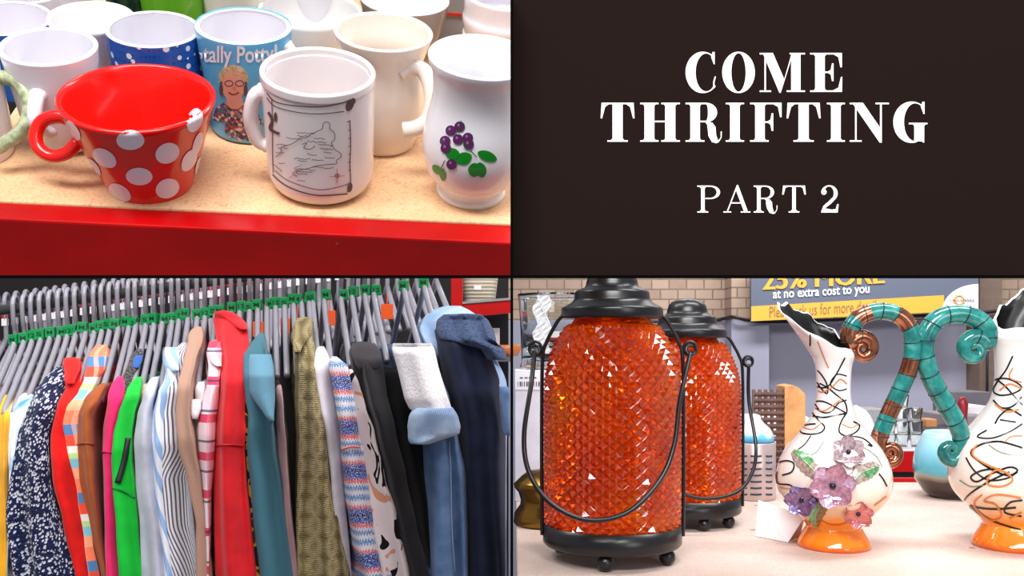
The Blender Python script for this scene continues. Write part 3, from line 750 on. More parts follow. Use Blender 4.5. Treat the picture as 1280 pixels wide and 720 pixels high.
G('stripe', 'white shirt with fine dark pinstripes', 'shirt', [(428,222,236),(450,215,230),(480,214,230),(520,206,226),(560,204,229),(600,194,236),(660,193,243),(725,202,246)], cuv('fine_pinstripe', greystripe), 'shirt', off=-.008, fold=.010)
G('tan', 'dusty tan ribbed jumper with a rolled neck edge', 'jumper', [(408,238,254),(415,234,256),(430,234,256),(450,229,250),(480,222,244),(520,219,242),(560,223,246),(600,234,251),(660,245,256),(725,246,263)], cuv('tan_rib', ribknit((170, 130, 110), (200, 162, 142))), 'jumper', off=-.03)
G('white', 'white blouse with small folded collar behind the tan jumper', 'blouse', [(478,242,257),(500,240,254),(520,237,250),(545,236,248),(600,242,252),(725,250,258)], cloth('white_cotton', (232, 230, 234)), 'blouse', off=.004)
G('pinkp', 'white shirt with pink plaid checks', 'shirt', [(425,260,275),(440,257,277),(458,259,274),(475,258,272),(500,252,270),(530,246,266),(570,246,265),(620,248,263),(725,256,265)], cuv('pink_plaid', pinkplaid), 'shirt', off=-.012, fold=.009)
G('red2', 'large scarlet fleece top, tallest red garment on rail', 'top', [(388,266,290),(396,264,300),(408,268,308),(425,270,310),(450,275,310),(480,273,306),(520,266,306),(560,262,307),(600,261,311),(660,262,317),(725,264,323)], cloth('scarlet_fleece', (226, 34, 44)), 'top', off=-.03, ys=500)
G('must', 'dark blouse with mustard print behind the scarlet top', 'blouse', [(455,305,315),(500,304,314),(560,306,318),(640,312,326),(725,320,334)], cuv('mustard_print', printdark), 'blouse', off=.0)
G('teal', 'teal blue ribbed jumper with a folded lapel', 'jumper', [(416,320,331),(430,314,334),(445,308,341),(470,308,343),(500,311,343),(520,314,343),(560,313,347),(620,318,357),(725,322,375)], cuv('teal_rib', ribknit((62, 108, 124), (78, 126, 142))), 'jumper', off=-.012)
G('dusty', 'dusty pink tie neck blouse between teal and olive jumpers', 'blouse', [(482,343,353),(520,345,358),(560,346,363),(620,352,367),(725,364,376)], cloth('dusty_pink', (172, 134, 136)), 'blouse', off=-.002)
G('olive', 'olive cable knit cardigan', 'cardigan', [(396,372,388),(402,368,391),(420,365,392),(440,371,394),(472,371,397),(500,370,403),(540,372,411),(600,371,417),(660,371,431),(725,373,441)], cuv('olive_cable_knit', cable), 'cardigan', off=-.034, fold=.01, ys=500)
G('whitet', 'crumpled white blouse between olive cardigan and blue knit', 'blouse', [(433,394,408),(450,394,410),(475,398,412),(510,403,416),(545,410,424),(600,416,428),(725,428,440)], cloth('crumpled_white', (222, 218, 226)), 'blouse', off=-.004, fold=.012)
G('bknit', 'blue, white and coral zigzag knit jumper', 'jumper', [(446,412,424),(458,412,438),(480,417,444),(510,422,449),(545,427,453),(562,427,459),(620,430,467),(680,436,479),(725,440,497)], cuv('zigzag_knit', knit_stripe), 'jumper', off=-.03, fold=.008)
G('print', 'white blouse with black and peach brush stroke print', 'blouse', [(462,434,442),(480,436,448),(510,441,456),(540,448,468),(600,460,482),(640,468,497),(725,482,514)], cuv('brush_print', abstractprint), 'blouse', off=-.016)
G('black', 'black cardigan with a rounded shoulder', 'cardigan', [(427,442,464),(436,438,474),(460,442,480),(490,450,485),(540,462,497),(600,474,510),(660,488,522),(725,502,538)], cloth('black_jersey', (44, 42, 46)), 'cardigan', off=-.01)
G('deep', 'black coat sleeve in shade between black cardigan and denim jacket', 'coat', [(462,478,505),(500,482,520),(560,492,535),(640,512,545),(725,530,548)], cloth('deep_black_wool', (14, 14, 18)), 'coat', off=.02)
G('fleece', 'faded blue denim jacket with a white fleece collar', 'jacket', [(430,494,540),(460,500,552),(500,520,568),(545,530,578),(600,530,588),(660,533,590),(725,535,591)], M_denm, 'jacket', off=-.02, fold=.012)
G('dark', 'dark indigo denim coat with a shearling collar', 'coat', [(398,556,600),(410,548,608),(435,552,616),(480,562,630),(540,574,637.5),(725,590,637.5)], M_dend, 'coat', off=-.02, ys=500)
G('light', 'light blue denim jacket behind the dark denim coat', 'jacket', [(382,545,590),(390,535,600),(410,528,610),(440,540,622),(480,590,637),(540,600,637.5),(725,610,637.5)], M_denl, 'jacket', off=.03, ys=480)
# collars, folds, seams, pockets
gpart('red1', 'collar', [(448,75,96),(462,78,97),(480,82,90)], cloth('bright_red_crepe_fold', (226, 26, 20)))
gpart('blues', 'collar', [(434,203,221),(445,203,222),(458,206,222),(464,212,222)], cuv('blue_white_stripe_collar', bluestripe))
gpart('pinkp', 'collar', [(427,260,274),(440,258,276),(452,262,276),(458,268,276)], cuv('pink_plaid_collar', pinkplaid))
gpart('red2', 'collar', [(389,264,289),(396,266,300),(404,286,307),(412,300,309)], cloth('scarlet_collar', (230, 38, 48)), off=-.006)
gpart('teal', 'lapel', [(443,309,338),(460,309,342),(490,310,343),(500,316,343),(515,328,342),(527,336,342)], cuv('teal_rib_light', ribknit((96, 146, 170), (116, 166, 190))), label='lighter blue folded lapel')
gpart('olive', 'collar', [(397,371,388),(404,367,392),(416,365,389),(430,366,380),(440,368,375)], cuv('olive_cable_collar', cable))
gpart('black', 'collar', [(429,440,470),(440,439,478),(452,444,479),(462,448,472)], cloth('charcoal_collar', (58, 54, 58)))
gpart('white', 'collar', [(500,237,250),(512,235,250),(524,238,246)], cloth('white_collar', (238, 236, 240)))
gpart('fleece', 'fleece_collar', [(429,490,546),(440,492,550),(460,498,554),(480,503,560),(500,508,566),(512,514,570),(519,522,571)], fleece('white_fleece', (252, 250, 252), (232, 230, 238)), off=-.035, thick=.12, fold=.006, label='thick white fleece collar')
gpart('fleece', 'cuff', [(511,520,572),(522,514,578),(535,512,581),(545,513,579),(556,514,540)], M_denl, off=-.045, thick=.10, fold=.004, label='pale ribbed denim cuff')
gpart('dark', 'shearling_collar', [(392,552,610),(400,546,618),(412,545,624),(424,550,628),(436,600,632),(450,612,634)], fleece('dark_shearling', (70, 88, 124), (16, 20, 38)), off=-.02, thick=.10, fold=.012, label='shaggy blue shearling collar')
gpart('light', 'pocket_flap', [(484,628,637),(500,627,637.5),(520,630,637.5),(545,634,637.5)], M_denm, off=-.055, thick=.03)
gpart('spark', 'blue_patch', [(444,166,177),(452,164,176),(460,162,172)], cloth('blue_patch', (52, 100, 176)), off=-.004)
gline('red2', 'seam', [(263,562),(272,557),(290,556),(306,558)], .0012, plain('dark_red_seam', (190, 20, 30), var=0))
gline('pink', 'seam', [(119,567),(128,565),(139,566)], .0011, plain('magenta_seam', (180, 20, 80), var=0))
gline('green', 'seam', [(137,609),(150,613),(168,622)], .0012, plain('green_seam', (10, 110, 40), var=0))
gline('green', 'zip', [(161,548),(155,575),(147,604)], .0042, plain('black_zip_tape', (24, 28, 26), var=0), .0005)
gline('rust', 'seam', [(97,556),(106,554),(117,556)], .0012, plain('rust_seam', (140, 70, 34), var=0))
gline('bknit', 'hem_band', [(428,562),(440,558),(456,560)], .0014, plain('coral_hem', (226, 116, 110), var=0))
gline('fleece', 'seam', [(562,552),(563,600),(564,660),(568,715)], .0012, plain('pale_denim_seam', (150, 176, 206), var=0))
gline('light', 'seam', [(600,425),(612,445),(618,470),(622,500)], .0012, plain('pale_seam', (190, 205, 225), var=0))

# ---- rails
M_chrome = plain('dull_chrome', (170, 172, 176), rough=.3, metal=.9, var=.05)
M_hang = plain('grey_hanger_plastic', (146, 144, 154), rough=.28, var=.04)
M_tag = plain('green_tag_plastic', (0, 140, 72), rough=.4, var=.03); M_tagt = plain('tag_letter', (8, 52, 30), var=0)
M_wt = plain('white_tag_plastic', (228, 224, 228), var=.03); M_rt = plain('red_tag_plastic', (168, 18, 28), var=.03)
def rail(name, label, Y, yfn, x0, x1, r, mat):
    mb = MB(); mb.tube([P(x0, yfn(x0), Y), P(x1, yfn(x1), Y)], r, 16)
    a, b = P(x0, yfn(x0), Y), P(x1, yfn(x1), Y)
    return tag(mb.build(name, mat, origin=(a + b) / 2), label, 'rail')
rail('clothes_rail', 'front dull metal rail the green tagged hangers hook over', YR, rail_y, -60, 632, .008, plain('rail_steel', (96, 104, 100), rough=.35, metal=.7))
rail('clothes_rail', 'back metal rail behind the green tagged hangers', 1.95, lambda x: rail_y(x) - 6, -220, 634, .008, M_chrome)
HX = []
def make_hanger(hx, label, letter, group=None, drop=.038, back=False, rl=None):
    Y = YR; y = rail_y(hx); c = P(hx, y, Y)
    t = thing('clothes_hanger', label, 'hanger', c, group)
    hook = MB(); pts = []
    R = .016
    for k in range(11):
        a = math.radians(-60 + 240 * k / 10 * 1.0); pts.append(Vector((0, 0, 0)) + AX * (R * math.cos(a)) + Vector((0, 0, .008 - R + .0105 + R * math.sin(a))))
    pts = pts[::-1]   # from front side down -> over -> back side
    zt = -.062
    # shaft goes straight down from hook front end to the neck
    p0 = pts[0]; pts = [Vector((0, 0, zt)), Vector((0, 0, zt * .6)), Vector((0, 0, -.022)) - AX * .010] + pts[0:]
    hook.tube(smooth_path(pts, 3), .0036, 8); hook.build('hook', M_hang, t)
    arm = MB()
    for sgn in (-1, 1):
        q = [Vector((0, 0, zt + .012)), Vector((0, 0, zt)) + AX * sgn * .012, Vector((0, 0, zt - .024)) + AX * sgn * .05, Vector((0, 0, zt - .058)) + AX * sgn * .11, Vector((0, 0, zt - .085)) + AX * sgn * .158, Vector((0, 0, zt - .096)) + AX * sgn * .170]
        arm.tube(smooth_path(q, 5), .0044, 10, squash=1.3)
    arm.build('arm', M_hang, t)
    if letter is not None:
        tg = MB(); tg.box((0, -.002, -.047), (.0142, .012, .0165)); tgo = tg.build('size_tag', M_tag, t, smooth=False, bevel=.001)
        tgo['label'] = 'green plastic size tag'
        tgo.rotation_euler = (0, random.uniform(-.12, .12), random.uniform(-.25, .25)); tgo.location.z = random.uniform(-.0022, .0022); l = LET[letter].copy(); COL.objects.link(l); l.parent = tgo
    return t
LET = {}
for s_ in ('M', '12', 'S'):
    vs, fs = textmesh(s_, -.0042 if s_ != '12' else -.005, -.0032, .0042 if s_ != '12' else .005, .0032, .02)
    mb = MB(); mb.add([(x, -.0084, -.047 - y) for x, y in vs], fs); ob = mb.build('size_letter', M_tagt, smooth=False, recalc=False); LET[s_] = ob
hxs = []; x = 20
while x < 392: hxs.append(x + random.uniform(-1.4, 1.4)); x += 10.8
hxs += [391, 405, 426, 440, 456, 467, 505, 530]
NAMES = dict(yellow='yellow top', floral='pale blue flower print top', tweed='flecked navy cardigan', red1='bright red dress', multi='coral checked blouse', rust='rust brown jumper', pink='hot pink top',
    spark='charcoal speckled top', green='vivid green jacket', beige='thin beige floral top', grey='pale grey marl top', blues='broad blue striped shirt', stripe='fine pinstripe shirt', tan='dusty tan jumper',
    white='white blouse with folded collar', pinkp='pink plaid shirt', red2='large scarlet fleece top', must='mustard print blouse', teal='teal blue jumper', dusty='dusty pink blouse', olive='olive cable knit cardigan',
    whitet='crumpled white blouse', bknit='zigzag knit jumper', print='brush stroke print blouse', black='black cardigan', deep='black coat', fleece='faded denim jacket with fleece collar', dark='dark denim coat', light='light denim jacket')
used = set()
own = {}
for key in NAMES:
    r = GB[key]['rows'][0]; c = (r[1] + r[2]) / 2
    want = c + (330 - c) * .12 if c < 330 else c - (c - 330) * .12
    best = min((i for i in range(len(hxs)) if i not in used), key=lambda i: abs(hxs[i] - want)); used.add(best); own[best] = key
letters = ['M', 'M', '12', 'S']
for i, hx in enumerate(hxs):
    lt = '12' if hx in (440, 467) else ('M' if hx > 400 else letters[i % 4])
    if i in own: make_hanger(hx, 'grey hanger with green size tag carrying the ' + NAMES[own[i]], lt)
    else: make_hanger(hx, 'grey hanger with green size tag between the hung garments, its own garment hidden', lt, 'spare green tagged hangers')
for o in LET.values(): bpy.data.objects.remove(o)
# back rail hangers with white and red tags
def make_back(px, proto=None):
    Y = 1.95; c = P(px, rail_y(px) - 6, Y)
    if proto:
        r = proto.copy(); COL.objects.link(r); r.location = c
        for ch in proto.children:
            q = ch.copy(); COL.objects.link(q); q.parent = r
        return r
    t = thing('clothes_hanger', 'grey hanger with white and red tags on the back rail', 'hanger', c, 'hangers on the back rail')
    hook = MB(); R = .018; pts = []
    for k in range(11):
        a = math.radians(180 - 240 * k / 10); pts.append(AX * (R * math.cos(a)) * -1 + Vector((0, 0, .004 + R * math.sin(a))))
    hook.tube(smooth_path([Vector((0, 0, -.08)), Vector((0, 0, -.04)) - AX * .006] + pts[::-1], 3), .0045, 8); hook.build('hook', M_hang, t)
    a = MB()
    for sgn in (-1, 1): a.tube([Vector((0, 0, -.07)), Vector((0, 0, -.09)) + AX * sgn * .04, Vector((0, 0, -.16)) + AX * sgn * .18], .006, 8)
    a.build('arm', M_hang, t)
    g = MB(); g.box((0, -.006, -.036), (.0105, .010, .015)); g.build('size_tag', M_wt, t, smooth=False, bevel=.001)
    g = MB(); g.box((0, -.006, -.024), (.011, .0105, .005)); g.build('red_band', M_rt, t, smooth=False)
    return t
pr = None; x = -4
while x < 545:
    o = make_back(x, pr); pr = pr or o; x += 12.2
# second row: dark garments on the back rail (dim interior behind)
bk = [(18, 15, 18), (30, 26, 30), (12, 12, 16), (176, 176, 186), (24, 20, 22), (150, 96, 66), (20, 22, 30), (12, 10, 12)]
bl = ['black', 'charcoal', 'ink black', 'slate grey', 'off black', 'dark brown', 'midnight', 'jet black']
for i in range(12):
    x0 = -130 + i * 52; c = bk[i % 8]
    ga = MB(); rings = []
    for z, w, L in ((.0, .012, .10), (-.03, .03, .24), (-.08, .036, .40), (-.3, .038, .42), (-.75, .04, .42)):
        rings.append([Vector((w * math.cos(a) + .006 * math.sin(a * 5 + i), L / 2 * math.sin(a), z)) for a in [2 * PI * k / 28 for k in range(28)]])
    ga.rings(rings)
    px = x0 + 20; org = P(px, rail_y(px) - 6, 1.95) - Vector((0, 0, .115))
    place = 'far left' if i < 4 else ('centre' if i < 9 else 'right')
    o = ga.build('hanging_garment', cloth('dark_cloth', c), origin=None); o.location = org
    tag(o, 'garment hanging on the back rail, mostly hidden by the front clothes', 'garment', 'clothes on the back rail')
# ---- red shelving behind at the right of the rail
RS = 2.3
rs = thing('red_shelving', 'red steel shelving behind the clothes rail with cream basket', 'shelving', (P(600, 700, RS).x, RS, 0))
ro = rs.location.copy()
def hb(name, x0, y0, x1, y1, Y, dep, mat, parent, skew=0, o=None):
    mb = MB(); a = [P(x0, y1, Y), P(x1, y1 + skew, Y), P(x1, y0 + skew, Y), P(x0, y0, Y)]; mb.hexa(a, [v + Vector((0, dep, 0)) for v in a])
    return mb.build(name, mat, parent, origin=o, smooth=False)
hb('post', 564, 320, 578, 386, RS, .04, M_red, rs, 0, ro); 
mb = MB(); a = [P(564, 386, RS), P(578, 386, RS)]; mb.hexa([Vector((a[0].x, RS, 0)), Vector((a[1].x, RS, 0)), a[1], a[0]], [v + Vector((0, .04, 0)) for v in (Vector((a[0].x, RS, 0)), Vector((a[1].x, RS, 0)), a[1], a[0])]); mb.build('post', M_red, rs, origin=ro, smooth=False)
hb('shelf_front', 578, 381, 638, 397, RS, .03, M_red, rs, -6, ro)
hb('shelf_board', 578, 377, 638, 380, RS - .005, .4, M_chrome, rs, -5, ro)
bs = thing('storage_basket', 'cream woven basket with a small white price sticker', 'basket', P(600, 378, RS + .12))
mb = MB(); rings = []
for z, w, d in ((0, .036, .03), (.001, .038, .05), (.07, .046, .06), (.074, .048, .062), (.076, .046, .06), (.07, .044, .058), (.004, .037, .05), (.003, .001, .001)):
    rings.append([Vector((math.copysign(abs(math.cos(a))**.4, math.cos(a)) * w, math.copysign(abs(math.sin(a))**.4, math.sin(a)) * d, z)) for a in [2*PI*(k+.5)/32 for k in range(32)]])
mb.rings(rings, True, True, False)
tb_ = NT('cream_weave', .8); wv = tb_.math('SINE', tb_.math('MULTIPLY', tb_.sep(tb_.coord('Object'))[2], 700)); tb_.color(tb_.mix(tb_.math('MULTIPLY', tb_.math('ADD', wv, 1), .5), lin((196, 184, 160)), lin((226, 216, 196)))).bump(wv, .4, .002)
mb.build('body', tb_.m, bs); mb = MB(); mb.box((-.004, -.058, .034), (.018, .002, .011)); mb.build('price_sticker', M_wt, bs, smooth=False)
ob = thing('orange_bowl', 'small orange brown bowl on lower red shelving', 'bowl', P(632, 446, RS + .1))
mb = MB(); mb.lathe([(.001, 0), (.03, .002), (.044, .03), (.042, .03), (.028, .006), (.001, .005)], 32); mb.build('body', plain('amber_bowl', (196, 110, 50), rough=.3), ob)
hb('lower_board', 560, 446, 638, 452, RS, .4, plain('grey_shelf', (90, 86, 88)), rs, 0, ro)
rb = MB(); rb.box((0, 0, .03), (.05, .05, .06)); rb.build('x', M_wt, smooth=False).location = P(612, 440, RS + .12)
o = bpy.data.objects['x']; o.name = 'carton'; tag(o, 'small white carton on the lower red shelving', 'box')
# dark screen behind the racks
mb = MB(); mb.box((-1.1, 2.75, 1.0), (2.18, .04, 2.0)); struct(mb.build('wall_left_back', plain('dark_partition', (30, 26, 29), rough=.9), smooth=False))

for i, (x, y) in enumerate(((322, 402), (358, 398), (372, 396), (412, 388), (484, 380))):
    mb = MB(); mb.box((0, 0, -.014), (.022, .002, .028)); mb.tube([(0, 0, 0), (0, 0, .02)], .0012, 6)
    o = mb.build('sale_ticket', plain('orange_ticket', (240, 92, 30), var=0), smooth=False, bevel=.001); o.location = P(x, y, 1.78)
    tag(o, 'small orange ticket hanging among the hooks behind the front rail', 'ticket', 'orange tickets behind the hooks')
# =================================================== LANTERN & VASE TABLE (lower right)
TZ = CZ - TABLE_DROP
def TP(px, Y): return Vector(((px - CXP) / F * Y, Y, TZ))
def tabletop():
    t = NT('pale_chipboard_top', .6); co = t.coord('Object'); n = t.noise(co, 7, 4, .6); n2 = t.noise(co, 500, 3, .7); n3 = t.noise(co, 28, 3, .6)
    c = t.ramp(n, [(.3, lin((198, 176, 164))), (.7, lin((218, 200, 190)))]); c = t.mix(t.math('MULTIPLY', t.math('LESS_THAN', n2, .42), .45), c, lin((170, 136, 118)))
    c = t.mix(t.math('GREATER_THAN', n3, .715), c, lin((150, 122, 110))); t.color(c).bump(n2, .2, .0005); return t.m
tt = thing('display_table', 'pale chipboard display table carrying the lanterns and vases', 'table', (.5, 1.1, 0))
mb = MB(); mb.box((.43, 1.165, TZ - .012), (.85, .77, .024)); mb.build('tabletop', tabletop(), tt, origin=tt.location, smooth=False, bevel=.002)
mb = MB(); mb.box((.43, 1.556, TZ - .006), (.85, .010, .024)); mb.build('red_edge', M_red, tt, origin=tt.location, smooth=False)
for x in (.04, .82):
    for y in (.82, 1.52):
        mb = MB(); mb.box((x, y, (TZ-.024)/2), (.03, .03, TZ-.024)); mb.build('leg', M_red, tt, origin=tt.location, smooth=False)

# ---- lanterns
def amber():
    t = NT('amber_glass', .07, coat=.5, trans=.68, ior=1.5); co = t.coord('Object'); n = t.noise(co, 12, 3, .6); n2 = t.noise(co, 90, 2)
    fr = t.n.new('ShaderNodeLayerWeight'); fr.inputs['Blend'].default_value = .35
    c = t.ramp(t.math('ADD', t.math('MULTIPLY', n, .75), t.math('MULTIPLY', n2, .25)), [(.3, lin((196, 40, 2))), (.5, lin((236, 82, 4))), (.7, lin((255, 136, 20)))])
    t.color(c); return t.m
M_amber = amber(); M_iron = plain('black_iron', (16, 17, 21), rough=.30, spec=.6, var=.1)
def lantern(px, Y, mpp, label, bail, struts, feet, seedrot=0):
    c = TP(px, Y); t = thing('candle_lantern', label, 'lantern', c); u = mpp
    g = MB(); NV = 33; zb, zt = 28*u, 293*u
    def rad(z):
        s_ = clamp((z - zb) / (zt - zb)); T = ((0, 76), (.03, 79.5), (.08, 82), (.66, 82.5), (.75, 81), (.82, 77.5), (.88, 72), (.94, 64), (1.0, 53))
        for (p, q), (p2, q2) in zip(T, T[1:]):
            if p <= s_ <= p2: return lerp(q, q2, (s_ - p) / (p2 - p)) * u
    NR = 21
    for r in range(NR * 2 - 1):
        pass
    H = (zt - zb) / NR
    def node(i, j):       # i around (half steps), j up (half steps)
        a = 2 * PI * i / (2 * NV) + seedrot; z = min(zb + j * H / 2, zt); rr = rad(z); return Vector((rr * math.cos(a), rr * math.sin(a), z))
    for j in range(1, NR * 2):
        for i in range(2 * NV):
            if (i + j) % 2: continue
            cc = node(i, j); rr = math.hypot(cc.x, cc.y); n = Vector((cc.x, cc.y, 0)) / rr
            if rr < 78 * u: n = (n + Vector((0, 0, .45))).normalized()
            apex = cc + n * 4.4 * u + Vector((random.uniform(-.5, .5), random.uniform(-.5, .5), random.uniform(-.5, .5))) * u
            a, b, d, e = node(i - 1, j), node(i, j - 1), node(i + 1, j), node(i, j + 1)
            g.add([a, b, d, e, apex], [(0, 1, 4), (1, 2, 4), (2, 3, 4), (3, 0, 4)], 0, True)
    g.lathe([(.001, 26*u), (74*u, 26*u), (79*u, zb + 3*u)], 64); g.lathe([(rad(zt)*1.02, zt - 3*u), (46*u, 300*u), (44*u, 306*u)], 64)
    g.build('glass', M_amber, t, recalc=False)
    ld = MB()
    ld.lathe([(.001, 298*u), (44*u, 301*u), (59*u, 299*u), (62.6*u, 300*u), (63.4*u, 302*u), (63.4*u, 310*u), (62.6*u, 312.5*u), (60*u, 314*u), (51*u, 319*u), (48*u, 322*u), (47.4*u, 324*u), (46.6*u, 331*u), (45.4*u, 333.4*u), (43*u, 335*u), (35*u, 338*u), (33*u, 340*u), (32*u, 345*u), (30*u, 352*u), (25*u, 358*u), (14*u, 362*u), (7*u, 363*u), (.001, 363*u)], 64)
    ld.build('lid', M_iron, t)
    ba = MB(); ba.lathe([(.001, 24*u), (84*u, 24*u), (84*u, 45*u), (86*u, 45*u), (86.5*u, 22*u), (84*u, 19*u), (.001, 19*u)], 72); ba.build('base_tray', M_iron, t)
    for a in feet:
        f = MB(); a = math.radians(a); f.sphere((74*u*math.cos(a), 74*u*math.sin(a), 10*u), 10*u); f.tube([(74*u*math.cos(a), 74*u*math.sin(a), 15*u), (74*u*math.cos(a), 74*u*math.sin(a), 21*u)], 4*u, 8); f.build('ball_foot', M_iron, t)
    for a in struts:
        s_ = MB(); a = math.radians(a); ca, sa = math.cos(a), math.sin(a)
        pl = [(60, 303), (66, 299), (74, 286), (82, 270), (87, 250), (88, 180), (88, 90), (87.5, 30)]
        s_.tube(smooth_path([(r*u*ca, r*u*sa, z*u) for r, z in pl], 5), 2.4*u, 8)
        lp = [((88 + 8 + 7.5*math.cos(q))*u*ca, (96 + 7.5*math.cos(q))*u*sa, (262 + 8.5*math.sin(q))*u) for q in [2*PI*k/16 for k in range(16)]]
        s_.tube(lp, 2.0*u, 8, closed=True); s_.build('strut', M_iron, t)
    # bail handle hanging in front
    a0, a1 = [math.radians(v) for v in struts]
    A = Vector((97*u*math.cos(a0), 97*u*math.sin(a0), 258*u)); B = Vector((97*u*math.cos(a1), 97*u*math.sin(a1), 258*u))
    b_ = MB(); path = []
    for (x, y, dep) in bail:
        path.append(P(x, y, Y + dep) - c)
    path = smooth_path([A] + path + [B], 8); b_.tube(path, 2.9*u, 8)
    for q in (A, B):
        b_.tube([q + Vector((6*u*math.cos(k), 2*u*math.sin(k), 6*u*math.sin(k)+2*u)) for k in [2*PI*i/14 for i in range(14)]], 2*u, 8, closed=True)
    b_.build('bail_handle', M_iron, t)
    return t
lantern(765, 1.0, 1.0/F, 'large amber diamond cut glass lantern with black lid, nearest the viewer',
        [(664, 480, -.04), (655, 545, -.075), (662, 592, -.09), (690, 630, -.10), (735, 650, -.105), (785, 640, -.10), (825, 600, -.09), (843, 555, -.075), (850, 500, -.05)], (183, -8), (-102, -32, 150))
lantern(859, 1.2, 1.2/F*.77, 'smaller amber diamond cut glass lantern standing behind and right of the large one',
        [(800, 500, -.02), (800, 560, -.06), (825, 600, -.08), (870, 622, -.085), (915, 618, -.075), (938, 596, -.06), (945, 560, -.04), (936, 500, -.02)], (187, -14), (-40, -80, 150), .04)

# ---- vases
def vase_glaze():
    t = NT('cream_to_orange_glaze', .1, coat=.6); z = t.sep(t.coord('Object'))[2]; n = t.noise(t.coord('Object'), 30, 2)
    zz = t.math('ADD', z, t.math('MULTIPLY', t.math('SUBTRACT', n, .5), .012))
    c = t.ramp(t.math('MULTIPLY', zz, 5.0), [(0.0, lin((214, 84, 20))), (.04, lin((246, 128, 24))), (.15, lin((248, 146, 50))), (.22, lin((240, 196, 150))), (.34, lin((238, 224, 210))), (.6, lin((238, 234, 232)))])
    t.color(c); return t.m
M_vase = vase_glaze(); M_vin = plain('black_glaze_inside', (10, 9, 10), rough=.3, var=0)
M_bl = plain('black_trail_glaze', (16, 18, 18), rough=.2, var=0); M_or = plain('orange_trail_glaze', (214, 124, 60), rough=.2, var=0); M_gt = plain('green_grey_trail', (120, 138, 110), rough=.25, var=0)
def tealg():
    t = NT('teal_green_glaze', .12, coat=.5); n = t.noise(t.coord('Object'), 60, 3, .6); t.color(t.ramp(n, [(.3, lin((12, 84, 84))), (.55, lin((32, 130, 124))), (.75, lin((78, 168, 158)))])); return t.m
M_teal = tealg(); M_cop = plain('copper_lustre', (176, 112, 84), rough=.16, metal=.9, var=.25, scale=70); M_groove = plain('dark_teal_groove', (6, 44, 48), rough=.3, var=0)
PROF = [(0, 43), (4, 44.5), (10, 42), (22, 35), (28, 34), (43, 48), (63, 65), (83, 69.5), (103, 66.5), (123, 57), (143, 41), (163, 27), (183, 21.5), (200, 20.5), (214, 21), (226, 22), (236, 25)]
def vase(cx, Y, mirror, sc, label, handle, squig, copper_spans):
    c = TP(cx, Y); u = Y / F * sc; t = thing('handled_vase', label, 'vase', c); mb = MB(); seg = 64
    sm = [(q.x, q.y) for q in smooth_path([(z, r, 0) for z, r in PROF], 5)]
    rings = []
    rings.append([Vector((.001*math.cos(2*PI*k/seg), .001*math.sin(2*PI*k/seg), .0)) for k in range(seg)])
    for z, r in sm: rings.append([Vector((r*u*math.cos(2*PI*k/seg), r*u*math.sin(2*PI*k/seg), z*u)) for k in range(seg)])
    lip = []; m = -1 if mirror else 1
    for s_ in (.35, .7, 1.0):
        ring = []
        for k in range(seg):
            a = 2*PI*k/seg; ca = math.cos(a)*m; sa = math.sin(a)
            xx = lerp(26*ca, -24 + 46*ca if ca < 0 else -24 + 46*ca, s_); 
            zl = lerp(300, 250, (ca+1)/2) + 16*sa + (2.5*math.sin(a*9)+1.5*math.sin(a*17+1) if sa > 0 else 1.2*math.sin(a*7))
            zz = lerp(238, zl, s_); yy = lerp(26, 30, s_)*sa*(1-.25*max(0, -ca)*s_)
            ring.append(Vector((xx*m*u, yy*u, zz*u)))
        lip.append(ring)
    rings += lip; nout = len(rings)
    inner = []
    for s_, ring in ((1, lip[2]), (.7, lip[1]), (.35, lip[0])):
        cc = sum(ring, Vector()) / seg; inner.append([cc + (v-cc)*.93 + Vector((0, 0, -.4*u)) for v in ring])
    inner.append([Vector((v.x*.72, v.y*.72, 236*u)) for v in rings[len(sm)]])
    inner.append([Vector((v.x*.6, v.y*.6, 215*u)) for v in rings[len(sm)]])
    inner.append([Vector((v.x*.02, v.y*.02, 180*u)) for v in rings[len(sm)]])
    mb.rings(rings + inner, True, False, False)
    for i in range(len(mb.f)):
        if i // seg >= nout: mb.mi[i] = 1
    M = Matrix.Translation(c); sk = Skin(mb, M, .0006); squig(sk)
    mb.build('body', [M_vase, M_vin, M_bl, M_or, M_gt], t)
    # handle
    path = smooth_path([P(x, y, Y) - c for x, y in handle['path']], 9); n = len(path)
    h = MB(); L = len(path); arc = [0.0]
    for i in range(1, L): arc.append(arc[-1] + (path[i] - path[i-1]).length / u)
    T_ = arc[-1]
    def rr(i):
        a_, e_ = arc[i], T_ - arc[i]; return handle['r'] * u * (.42 + .58 * clamp(a_ / 95) ** .8) * (.42 + .58 * clamp(e_ / 95) ** .8)
    h.tube(path, [rr(i) for i in range(L)], 14)
    for i in range(len(h.f) - 2):
        q = path[min(i // 14, L-1)] + c; qx = CXP + q.x / q.y * F; qy = HY - (q.z - CZ) / q.y * F
        if any(x0 <= qx <= x1 and y0 <= qy <= y1 for x0, y0, x1, y1 in copper_spans): h.mi[i] = 1
    nxt = 70
    for i in range(2, L-2):
        if arc[i] < nxt or arc[i] > T_ - 60: continue
        nxt = arc[i] + 19
        tdir = (path[i+1]-path[i-1]).normalized(); nn = tdir.orthogonal().normalized(); bb = tdir.cross(nn); r = rr(i)*.985
        h.tube([path[i] + tdir*u*2.2*math.cos(q) + (nn*math.cos(q)+bb*math.sin(q))*r for q in [2*PI*k/16 for k in range(16)]], .8*u, 6, closed=True, mi=2)
    h.build('handle', [M_teal, M_cop, M_groove], t)
    return t, c, u, mb, M
def spiral(cx, cy, r, a0, turns, cw, n=22):
    return [(cx + r*(1-.86*i/n)*math.cos(math.radians(a0 + cw*360*turns*i/n)), cy + r*(1-.86*i/n)*math.sin(math.radians(a0 + cw*360*turns*i/n))) for i in range(n+1)]
